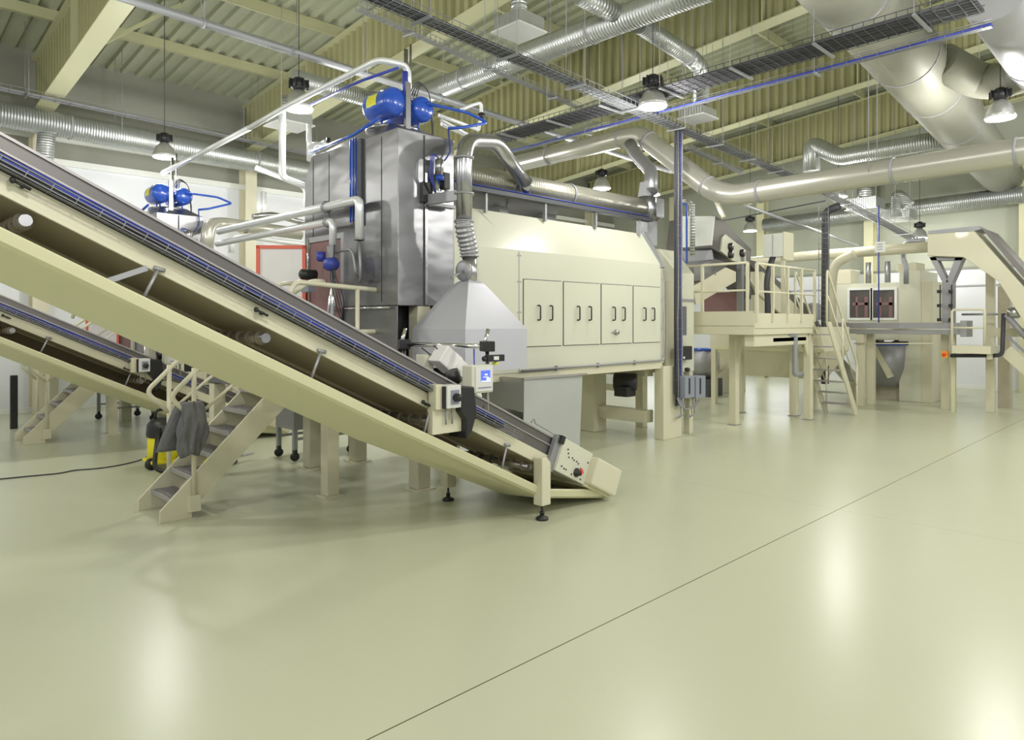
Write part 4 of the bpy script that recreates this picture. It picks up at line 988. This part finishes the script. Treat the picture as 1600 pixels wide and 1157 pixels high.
# ================================================================== STEEL HOPPER BELOW THE HOOD
g = thing('feed_hopper', 'plain grey steel hopper under the oven just behind the conveyor tail', 'hopper', (5.9, 5.6, .2))
a = [(5.39, 5.28, 1.09), (6.42, 5.32, 1.06), (6.36, 5.32, .12), (5.6, 5.28, .12), (5.39, 5.28, .62)]
MB().prism(a, (0, .012, 0)).build('front_plate', 'hopper_grey', g)
MB().prism([(5.39, 5.29, 1.09), (5.39, 5.62, 1.09), (5.39, 5.95, 1.05), (5.39, 5.95, .78), (5.39, 5.29, .72)], (.012, 0, 0)).build('side_plate', 'steel_plain', g)
MB().prism([(6.40, 5.33, 1.05), (6.40, 5.95, 1.05), (6.36, 5.95, .2), (6.36, 5.33, .12)], (.012, 0, 0)).build('side_plate', 'hopper_grey', g)
MB().box(5.39, 6.42, 5.93, 5.95, .2, 1.05).build('back_plate', 'hopper_grey', g)
MB().box(5.37, 6.44, 5.26, 5.30, 1.075, 1.095).build('rim', 'lip_steel', g)
MB().box(5.95, 6.35, 5.45, 5.9, .0, .3).build('base', 'tray_dark', g)
# trolleys
def cart(label, x, y, w, d, z0, z1):
    g = thing('wheeled_bin', label, 'trolley', (x, y, 0), 'stainless wheeled bins')
    MB().box(x - w, x + w, y - d, y + d, z0, z1).build('bin', 'steel_dull', g, bev=.006)
    for a in (-1, 1):
        for b in (-1, 1):
            l = MB().box(x + a * (w - .03) - .025, x + a * (w - .03) + .025, y + b * (d - .03) - .025, y + b * (d - .03) + .025, .14, z0 + .02).build('leg', 'pipe_grey', g)
            MB()._lathe([(.02, -.018), (.055, -.018), (.055, .018), (.02, .018)], Vector((x + a * (w - .03), y + b * (d - .03), .056)), Vector((.5, .8, 0)), 16).box(x + a * (w - .03) - .02, x + a * (w - .03) + .02, y + b * (d - .03) - .03, y + b * (d - .03) + .03, .10, .14).build('caster', 'black', l)
    for yy in (y - d + .02, y + d - .05): MB().box(x - w + .02, x + w - .02, yy, yy + .03, .25, .28).build('lower_rail', 'pipe_grey', g)
    return g
cart('stainless wheeled bin behind the front stair, beneath the tower platform', 4.5, 8.14, .42, .24, .38, .85)
cart('stainless wheeled bin below the rear left conveyor', 3.75, 13.3, .34, .45, .6, 1.05)
# far left green stand
MB().box(P(3, 660, Z=.0).x - .05, P(3, 660, Z=0).x + .05, P(3, 672, Z=0).y - .03, P(3, 672, Z=0).y + .03, 0, .85).build('bollard_post', 'black', cat='post', label='dark green-black post standing on the floor at the far left edge', bev=.01)
# ================================================================== RIGHT: STAIR PLATFORM
g = thing('stair_platform', 'cream raised platform with guard rails, right of the oven end', 'platform', (11.2, 5.6, 0))
PX0, PX1, PYA, PYB = 10.0, 12.15, 4.95, 6.6
MB().box(PX0, PX1, PYA, PYB, 1.50, 1.68).build('deck_frame', 'cream', g, bev=.006)
MB().box(PX0 - .01, PX1, PYA - .015, PYA, 1.60, 1.83).build('toe_board', 'cream', g)
MB().box(PX0 - .015, PX0, PYA, PYB, 1.64, 1.86).build('toe_board', 'cream', g)
MB().box(PX0 + .1, PX1 - .1, PYA + .05, PYA + .2, 1.32, 1.50).build('under_beam', 'cream', g)
def rail(g, p, q, z, n, zb=1.7, r=.02, m='cream'):
    p, q = Vector(p), Vector(q)
    MB().tube([p + Z * z, q + Z * z], r, 10).build('top_rail', m, g)
    MB().tube([p + Z * (z - .42), q + Z * (z - .42)], r * .8, 8).build('mid_rail', m, g)
    for k in range(n):
        c = p + (q - p) * k / max(1, n - 1)
        MB().box(c.x - .02, c.x + .02, c.y - .02, c.y + .02, zb, z).build('rail_post', m, g)
rail(g, (PX0 + .03, PYB, 0), (PX0 + .03, PYA + .12, 0), 2.60, 3)
rail(g, (PX0 + .03, PYA - .03, 0), (PX1, PYA - .03, 0), 2.58, 5)
for (fx, fy) in ((1147, 664), (1263, 656), (1241, 650), (1201, 639), (1156, 645)):
    c = P(fx, fy, Z=0); w = .06
    if c.x > 13: continue
    l = MB().box(c.x - w, c.x + w, c.y - w, c.y + w, .01, 1.5).build('leg', 'cream', g, bev=.005)
    MB().box(c.x - w * 1.6, c.x + w * 1.6, c.y - w * 1.3, c.y + w * 1.3, 0, .01).build('base_plate', 'pipe_grey', l)
c1 = P(1147, 664, Z=0); c2 = P(1263, 656, Z=0)
for c, s in ((c1, 1), (c2, -1), (c2, .8)):
    MB().prism([(c.x, c.y - .02, 1.5), (c.x + .3 * s, c.y - .02, 1.5), (c.x, c.y - .02, 1.0)], (0, .03, 0)).build('gusset', 'cream', g)
MB().tube(round_path([(11.25, 5.05, 1.48), (11.55, 5.0, 1.48), (11.55, 5.0, .82), (11.75, 4.97, .82)], .05), .045, 10).build('conduit', 'pipe_grey', g)
MB().box(10.75, 12.0, 5.0, 5.3, 1.38, 1.44).build('cable_duct', 'pipe_grey', g)
# stair on the right of the platform
g = thing('platform_stair', 'steep cream stair going down from the raised platform at the right', 'stair', (12.8, 4.9, 0))
xt, xb = 12.1, 13.42
for y in (4.68, 5.22):
    mb = MB(); mb.prism([(xt - .05, y - .015, 1.70), (xt + .12, y - .015, 1.70), (xb + .08, y - .015, 0), (xb - .09, y - .015, 0)], (0, .03, 0)); mb.build('stringer', 'cream', g)
    mb = MB().tube(round_path([(xt - .03, y, 1.70), (xt - .03, y, 2.60), (xb + .02, y, .95), (xb + .06, y, .62)], .1), .02, 8)
    mb.build('handrail', 'cream', g)
    MB().tube([(xb + .02, y, 0), (xb + .02, y, .95)], .018, 8).build('rail_post', 'cream', g)
    MB().tube([((xt + xb) / 2, y, .85), ((xt + xb) / 2, y, 1.8)], .018, 8).build('rail_post', 'cream', g)
    MB().tube([(xt, y, 2.15), (xb, y, .55)], .013, 8).build('mid_rail', 'cream', g)
for k in range(7):
    z = 1.70 * (k + 1) / 8; x = xb - (xb - xt) * (k + 1) / 8
    MB().box(x - .09, x + .10, 4.69, 5.21, z - .02, z).build('tread', 'lip_steel', g)
# white cabinet on stand above the platform
g = thing('electrical_cabinet', 'white wall cabinet on a cream bracket above the platform rails', 'cabinet', P(1220, 385, X=12))
a, b_ = P(1192, 398, X=12.0), P(1223, 366, X=12.0)
MB().box(12.0, 12.38, b_.y, a.y, 3.02 - .17, 3.26).build('enclosure', 'trim_white', g, bev=.006)
MB().box(11.995, 12.0, (a.y + b_.y) / 2 - .004, (a.y + b_.y) / 2 + .004, 2.87, 3.24).build('door_seam', 'cable_grey', g)
MB().box(12.0, 12.4, b_.y - .02, b_.y, 2.80, 3.28).build('side_frame', 'cream', g)
MB().box(12.1, 12.16, b_.y + .02, b_.y + .08, 1.68, 2.85).box(12.25, 12.31, b_.y + .3, b_.y + .36, 1.68, 2.85).build('stand', 'cream', g)
MB().tube(round_path([(12.05, b_.y + .2, 2.85), (11.95, b_.y + .22, 2.65), (11.9, b_.y + .25, 2.4), (11.9, b_.y + .22, 2.0), (11.88, b_.y + .2, 1.6)], .15), .05, 8).build('cable_bundle', 'cable_dark', g)
# elevator machine behind the platform
g = thing('steel_elevator', 'steel-sided inclined elevator with white front panel behind the platform', 'elevator', (11.5, 7.2, 0))
wy = 7.0
def EP(px, py, X_): return P(px, py, X=X_)
A = [EP(1062, 338, 10.9), EP(1116, 338, 10.9), EP(1111, 387, 10.9), EP(1062, 387, 10.9)]
MB().prism(A, (.03, 0, 0)).build('white_panel', 'trim_white', g)
A = [EP(1062, 387, 10.92), EP(1111, 385, 11.02), EP(1118, 430, 11.02), EP(1085, 440, 11.02), EP(1062, 420, 11.02)]
MB().prism(A, (.03, 0, 0)).build('lower_panel', 'steel_dull', g)
yb = EP(1116, 338, 11.0).y
def S(px, py, yy=None): return P(px, py, Y=yy if yy is not None else yb)
MB().prism([S(1116, 337), S(1130, 345), S(1174, 390), S(1172, 412), S(1140, 405), S(1111, 387)], (0, .9, 0)).build('head_casing', 'guard_steel', g)
MB().prism([S(1129, 371, yb - .03), S(1133, 366, yb - .03), S(1172, 396, yb - .03), S(1170, 412, yb - .03), S(1146, 408, yb - .03), S(1127, 393, yb - .03)], (0, .05, 0)).build('control_panel', 'cream_panel', g)
for (px, py) in ((1140, 386), (1140, 398), (1158, 396)):
    MB()._lathe([(.07, 0), (.07, .05)], S(px, py, yb - .03), -Y, 12).build('panel_knob', 'black', g)
MB().prism([S(1082, 448), S(1134, 418), S(1150, 425), S(1150, 440), S(1088, 476)], (0, .9, 0)).build('inclined_casing', 'cream', g)
MB().prism([S(1084, 418), S(1118, 405), S(1140, 412), S(1100, 438), S(1085, 440)], (0, .9, 0)).build('chute', 'steel', g)
MB().prism([S(1165, 405), S(1180, 408), S(1262, 478), S(1290, 520), S(1290, 545), S(1262, 520)], (0, .9, 0)).build('descending_belt_frame', 'guard_steel', g)
MB().prism([S(1160, 425), S(1188, 425), S(1262, 500), S(1340, 590), S(1330, 610), S(1250, 520), S(1180, 458)], (0, -.05, 0)).build('side_frame', 'cream', g)
MB().box(12.2, 12.9, yb, yb + .8, 1.45, 2.2).build('inner_housing', 'cream', g)
for (px) in (1157, 1166):
    c = S(px, 500); MB().box(c.x - .05, c.x + .05, c.y - .05, c.y + .05, 1.6, 3.0).build('support_post', 'tray_galv', g)
# brown opening and motor
c = P(1130, 475, X=12.2); MB().box(12.0, 12.35, c.y - .45, c.y + .3, 1.75, 2.25).build('drive_housing', 'wine', g)
MB()._lathe([(.10, 0), (.10, .3)], P(1145, 460, X=12.1), Vector((.3, -1, 0)), 14).build('drive_motor', 'black', g)
MB()._lathe([(.13, 0), (.14, .05), (.14, .3), (.1, .35)], P(1272, 500, X=14.6), Z, 16).build('far_motor', 'cable_grey', g)
# white-framed machine body with hopper under the platform
g = thing('cream_hopper', 'large cream tapered hopper seen under the raised platform', 'hopper', (13.5, 6.2, .9))
c = P(1225, 560, X=13.6)
secs = []
for (z, w, d) in ((1.6, 1.05, .7), (1.15, 1.05, .7), (.62, .75, .45)):
    secs.append([Vector((13.7 + a * d, 6.2 + b * w, z)) for a, b in ((-1, -1), (1, -1), (1, 1), (-1, 1))])
MB().loft(secs).build('body', 'cream', g)
MB().box(12.98, 13.02, 5.1, 7.3, 1.14, 1.20).build('flange', 'tray_yellow', g)
for (x, y) in ((13.2, 5.75), (13.2, 7.4), (14.2, 5.75), (14.2, 7.4)): MB().box(x - .05, x + .05, y - .05, y + .05, 0, 1.2).build('leg', 'cream', g)
g = thing('tall_cabinet', 'plain cream cabinet standing behind the platform leg', 'cabinet', P(1128, 612, Z=0))
c = P(1128, 614, Z=0)
MB().box(c.x, c.x + .6, c.y - .3, c.y + .32, 0, 1.55).build('body', 'cream_panel', g, bev=.01)
MB().box(c.x - .01, c.x, c.y - .12, c.y + .25, 1.62, 1.68).build('top_handle', 'black', g)
MB().box(c.x - .004, c.x, c.y - .28, c.y + .3, .1, 1.5).build('door', 'cream', g)
g = thing('waste_bin', 'grey round-bottomed bin with blue rim left of the tall cream cabinet', 'bin', P(1100, 590, X=14))
c = P(1100, 570, X=14.5)
MB()._lathe([(.20, -.45), (.34, -.25), (.36, .2)], Vector((c.x, c.y, .85)), Z, 20).build('body', 'steel_dull', g)
MB()._lathe([(.37, 0), (.37, .05)], Vector((c.x, c.y, 1.04)), Z, 20).build('rim', 'blue_paint', g)
MB().bar((c.x, c.y + .3, .2), (c.x + .3, c.y - .5, .7), .12, .06).build('chute_frame', 'cream', g)
MB().box(c.x - .3, c.x + .3, c.y - .3, c.y + .3, 0, .4).build('base', 'tray_dark', g)
# ================================================================== FAR CABIN
g = thing('machine_cabin', 'cream machine cabin with two dark windows at the right', 'cabin', (16.8, 5.3, 0))
cx = 16.5
def ypx(px, x): return P(px, 503, X=x).y
y0, y1, ym = ypx(1440, cx), ypx(1303, cx), ypx(1405, cx)
MB().box(cx, cx + 1.2, ym, y1, 1.30, 2.55).build('upper_body', 'cream_panel', g, bev=.01)
MB().box(cx - .02, cx + 1.2, y0, ym, 0, 2.78).build('column_body', 'cream_panel', g, bev=.01)
MB().box(cx - .02, cx + 1.2, y0 - .20, y0, 0, 2.55).build('side_body', 'cream', g, bev=.01)
MB().box(cx, cx + .5, ypx(1405, cx), ypx(1392, cx), 2.55, 3.05).build('top_box', 'cream', g) if False else None
MB().box(cx, cx + .6, ypx(1329, cx), ypx(1304, cx), 2.55, 2.88).build('top_box', 'cream', g, bev=.008)
MB().box(cx, cx + .6, ypx(1432, cx), ypx(1401, cx), 2.78, 2.96).build('top_box', 'cream', g, bev=.008)
for a, b in ((1328, 1359.5), (1364.5, 1398)):
    ya, yb2 = ypx(b, cx), ypx(a, cx); z0, z1 = P(a, 497, X=cx).z, P(a, 454, X=cx).z
    fr = MB().box(cx - .025, cx, ya - .05, ya, z0 - .05, z1 + .05).box(cx - .025, cx, yb2, yb2 + .05, z0 - .05, z1 + .05).box(cx - .025, cx, ya, yb2, z1, z1 + .05).box(cx - .025, cx, ya, yb2, z0 - .05, z0).build('window_frame', 'trim_white', g)
    MB().box(cx - .012, cx - .002, ya, yb2, z0, z1).build('pane', 'glass_dark', fr)
    w = yb2 - ya
    MB().box(cx - .018, cx - .012, ya + w * .10, ya + w * .26, z0 + .01, z1 - .15).box(cx - .018, cx - .012, ya + w * .1, ya + w * .85, z0 + (z1 - z0) * .45, z0 + (z1 - z0) * .55).box(cx - .018, cx - .012, ya + w * .6, ya + w * .7, z0 + .01, z1 - .15).build('red_reflection', 'wine', fr, label='dark red reflection painted as bars on the pane')  # wine bars on the glass stand for its red reflection
MB().box(cx - .03, cx, ypx(1345, cx), ypx(1313, cx), 1.56, 1.62).build('vent_slot', 'black', g)
MB().box(cx - .03, cx, ypx(1420, cx), ypx(1394, cx), 1.20, 1.28).build('vent_slot', 'black', g)
MB().box(cx, cx + .1, ypx(1360, cx) , ypx(1345, cx), 0, 1.3).box(cx + .3, cx + .4, ypx(1398, cx), ypx(1390, cx), 0, 1.3).build('leg', 'cream', g)
MB()._lathe([(.25, -.7), (.38, -.3), (.42, .25)], Vector((cx + .1, ypx(1385, cx), 1.0)), Z, 22).build('mixing_bowl', 'steel_dull', g)
MB()._lathe([(.43, 0), (.43, .05)], Vector((cx + .1, ypx(1385, cx), 1.2)), Z, 22).build('bowl_rim', 'blue_paint', g)
MB().box(cx + .2, cx + .9, ypx(1400, cx), ypx(1320, cx), 0, .35).build('base_frame', 'belt_brown', g)
MB().box(cx + .5, cx + .9, ypx(1360, cx), ypx(1330, cx), .35, 1.3).build('inner_machine', 'tray_dark', g)
for k, px in enumerate((1357, 1387)):
    p_ = P(px, 425, X=17); MB().tube([(17, p_.y, 2.5), (17, p_.y, 3.05)], .06, 12).build('vent_pipe', 'tray_galv', g)
mbx = P(1380, 575, X=16.3)
MB().bar(P(1365, 540, X=16.2), P(1392, 590, X=16.2), .12, .10).build('swing_arm', 'cream', g)
# steel channel conveyor
g = thing('channel_conveyor', 'grey steel channel conveyor running level in front of the cabin', 'conveyor', (15, 4.4, 0))
ya, yb2 = ypx(1503, 15), ypx(1312, 15)
MB().box(14.9, 15.3, ya, yb2, 1.46, 1.68).build('channel', 'steel_dull', g, bev=.006)
MB().box(14.88, 14.90, ya + .1, yb2, 1.545, 1.57).build('edge_strip', 'chrome', g)
MB().box(14.88, 15.32, ya - .1, ya + .0, 1.42, 1.72).build('end_cap', 'pipe_grey', g)
for px, fy in ((1345, 634), (1361, 632), (1478, 640)):
    c = P(px, fy, Z=0); w = .07
    l = MB().box(c.x - w, c.x + w, c.y - w, c.y + w, 0, 1.46).build('leg', 'cream', g, bev=.004)
MB().tube([P(1335, 537, X=14.9), P(1462, 537, X=14.9)], .012, 8).build('tie_bar', 'cream', g)
mbb = MB().box(15.1, 15.2, ypx(1490, 15), ypx(1484, 15), 0, 1.46); mbb.build('rear_leg', 'tray_yellow', g)
g = thing('safety_light', 'small orange beacon with red stop button on the channel conveyor leg', 'beacon', P(1478, 555, X=14.7))
c = P(1477, 554, X=14.75); MB().box(c.x - .05, c.x + .05, c.y - .05, c.y + .05, c.z - .06, c.z + .06).build('housing', 'amber', g)
MB()._lathe([(.03, 0), (.03, .04)], c + Vector((-.05, 0, 0)), -X, 12).build('button', 'red', g)
# Y chute
g = thing('wye_chute', 'grey Y-shaped steel chute dropping onto the channel conveyor', 'chute', (15.1, 3.6, 1.7))
def Q(px, py, x=15.1): return P(px, py, X=x)
MB().prism([Q(1472, 441), Q(1488, 441), Q(1488, 512), Q(1472, 512)], (.25, 0, 0)).build('drop_tube', 'steel_dull', g)
MB().prism([Q(1452, 402), Q(1462, 402), Q(1482, 441), Q(1472, 441)], (.25, 0, 0)).build('left_arm', 'steel_dull', g)
MB().prism([Q(1493, 402), Q(1505, 402), Q(1488, 441), Q(1478, 441)], (.25, 0, 0)).build('right_arm', 'steel_dull', g)
MB().prism([Q(1452, 402), Q(1505, 402), Q(1503, 407), Q(1455, 407)], (.25, 0, 0)).build('top_flange', 'pipe_grey', g)
for px in (1469, 1487):
    MB().tube([Q(px, 445, 15.05), Q(px, 500, 15.05)], .012, 6).build('latch_rod', 'cable_dark', g)
    for py in (456, 478, 500): MB().box(15.0, 15.08, Q(px, py).y - .03, Q(px, py).y + .03, Q(px, py).z - .03, Q(px, py).z + .03).build('latch', 'black', g)
# elevator head box and descending conveyor (right edge)
g = thing('head_conveyor', 'cream inclined conveyor descending at the right edge from the chute box', 'conveyor', (15.2, 2.5, 0))
MB().prism([Q(1449, 365, 14.9), Q(1522, 361, 14.9), Q(1532, 372, 14.9), Q(1612, 462, 14.9), Q(1660, 520, 14.9), Q(1660, 600, 14.9), Q(1560, 440, 14.9), Q(1505, 402, 14.9), Q(1449, 400, 14.9)], (.7, 0, 0)).build('housing', 'cream', g, bev=.01)
MB().prism([Q(1450, 361, 14.88), Q(1528, 353, 14.88), Q(1533, 358, 14.88), Q(1522, 361, 14.88), Q(1450, 366, 14.88)], (.72, 0, 0)).build('top_cover', 'pipe_grey', g)
MB().prism([Q(1536, 360, 14.85), Q(1545, 360, 14.85), Q(1640, 465, 14.85), Q(1636, 478, 14.85)], (.75, 0, 0)).build('belt_guard', 'guard_steel', g)
c = P(1548, 644, Z=0)
l = MB().box(c.x - .07, c.x + .07, c.y - .07, c.y + .07, 0, 2.62).build('main_leg', 'cream', g, bev=.005)
c2 = P(1563, 640, Z=0)
MB().box(c2.x + .3, c2.x + .55, c2.y - .1, c2.y + .1, 0, 2.4).build('rear_leg', 'belt_brown', g)  # brown instead of cream, the leg's shading is in its colour
MB().prism([Q(1560, 443, 15.3), Q(1566, 443, 15.3), Q(1640, 520, 15.3), Q(1640, 535, 15.3)], (.2, 0, 0)).build('return_frame', 'tray_yellow', g)
z_ = P(1550, 518, X=15.5).z
MB().box(15.6, 15.72, ypx(1660, 15.6), ypx(1551, 15.6), z_ - .1, z_ + .06).build('cross_beam', 'cream', g)
MB().tube(round_path([Q(1568, 490), Q(1566, 556), Q(1485, 556)], .1), .035, 8).build('conduit', 'cable_dark', g)
MB().tube([Q(1572, 492), Q(1610, 535)], .05, 8).build('lower_conduit', 'cable_grey', g)
MB()._lathe([(.08, 0), (.10, .05), (.10, .16), (.05, .2)], Q(1575, 489), -Y, 14).build('drive_motor', 'steel_plain', g)
# small platform at right
g = thing('access_platform', 'small cream platform with looped guard rail left of the right-hand leg', 'platform', (14.8, 3.3, 0))
zt, zb2 = P(1515, 541, X=14.6).z, P(1515, 553, X=14.6).z
MB().box(14.6, 15.4, ypx(1548, 14.6), ypx(1486, 14.6), zb2, zt).build('deck', 'cream', g, bev=.004)
a, b_ = ypx(1487, 14.6), ypx(1538, 14.6); zr = P(1510, 484, X=14.6).z
MB().tube(round_path([(14.62, a, zb2), (14.62, a, zr), (14.62, b_, zr), (14.62, b_, zt)], .06), .022, 10).build('guard_rail', 'cream', g)
MB().tube([(14.62, a, (zr + zt) / 2), (14.62, b_, (zr + zt) / 2)], .018, 8).build('mid_rail', 'cream', g)
MB().tube([(15.3, a, zr - .08), (15.3, ypx(1560, 15.3), zr - .08)], .02, 8).build('rear_rail', 'steel_dull', g)
MB().box(14.75, 14.9, ypx(1545, 14.75) - .03, ypx(1545, 14.75) + .03, zb2 - .1, zb2).build('bracket', 'cream', g)
# right edge lower stair
g = thing('edge_stair', 'cream stair stringer with rail at the right edge of the picture', 'stair', (15.4, 2.2, 0))
MB().bar(P(1572, 548, X=15.2), P(1660, 625, X=15.2), .06, .22).build('stringer', 'cream', g)
MB().bar(P(1572, 524, X=15.2), P(1660, 605, X=15.2), .04, .04).build('rail', 'cable_grey', g)
# far machine glimpsed beyond the cabin
g = thing('packing_machine', 'low steel packing machine glimpsed in the bright gap right of the cabin', 'machine', (18.5, 5.2, 0))
MB().box(18.2, 19.0, 4.6, 6.1, .55, .75).build('table', 'belt_brown', g)
MB().box(18.3, 18.9, 4.7, 5.9, .75, 1.0).build('mechanism', 'cream', g, bev=.02)
MB().box(18.2, 18.8, 4.45, 4.75, .75, 1.25).build('cabinet', 'grey_plastic', g, bev=.01)
MB().box(18.15, 18.8, 4.5, 4.72, 1.25, 1.35).build('red_cap', 'red', g)
for (x, y) in ((18.3, 4.7), (18.3, 5.9), (18.9, 4.7), (18.9, 5.9)): MB().box(x - .03, x + .03, y - .03, y + .03, 0, .55).build('leg', 'cream', g)
# ================================================================== REAR LINE machines
g = thing('rear_oven', 'rear line cream oven housing behind the stainless tower', 'oven', (7, 12.4, 0))
MB().prism([(4.6, 11.4, .9), (4.6, 11.4, 2.2), (4.6, 11.7, 2.6), (4.6, 12.9, 2.6), (4.6, 13.2, 2.2), (4.6, 13.2, .9)], (3.9, 0, 0)).build('housing', 'cream_panel', g, bev=.01)
for x in (4.9, 8.2):
    for y in (11.5, 13.1): MB().box(x - .1, x + .1, y - .1, y + .1, 0, .9).build('leg', 'cream', g)
duct('rear_exhaust_pipe', 'bent steel exhaust pipe of the rear line, left of the red-framed open door', [P(322, 400, Y=11.0), P(326, 352, Y=11.0), P(345, 349, Y=11.2), P(470, 366, Y=11.2)], .10, 'pipe_cream', bend=.2, cat='pipe', straps=((.3, 2),))
duct('rear_service_pipe', 'thin white pipe with drop leg below the rear exhaust pipe', [P(362, 395, Y=10.9), P(363, 370, Y=10.9), P(390, 370, Y=10.9), P(480, 384, Y=10.9)], .045, 'pipe_white', bend=.1, cat='pipe')
duct('rear_service_pipe', 'thin steel pipe running above the rear exhaust pipe', [P(395, 339, Y=11.6), P(425, 335, Y=11.6), P(480, 350, Y=11.6)], .05, 'steel_plain', bend=.1, cat='pipe')
duct('rear_duct_pipe', 'upper white pipe with a bend left of the tower edge', [P(400, 262, Y=12.5), P(478, 292, Y=12.5), P(478, 352, Y=12.5)], .05, 'pipe_white', bend=.15, cat='pipe')
for k, (px, lab) in enumerate(((405, 'left one of two white vertical pipes between the rear and front towers'), (412, 'right one of two white vertical pipes between the rear and front towers'))):
    MB().tube([P(px, 300, Y=13.5), P(px, 345, Y=13.5)], .05, 10).build('wall_pipe', 'pipe_white', cat='pipe', label=lab, group='white wall pipes')
# world + view
w = bpy.data.worlds.new('world'); sc.world = w; w.use_nodes = True
bg = w.node_tree.nodes['Background']; bg.inputs[0].default_value = (.95, .98, 1.0, 1); bg.inputs[1].default_value = .32
vs_ = sc.view_settings; vs_.view_transform = 'Standard'; vs_.look = 'None'; vs_.gamma = 1; vs_.use_curve_mapping = False; vs_.exposure = .40
sc.cycles.use_denoising = True
sc.cycles.max_bounces = 6
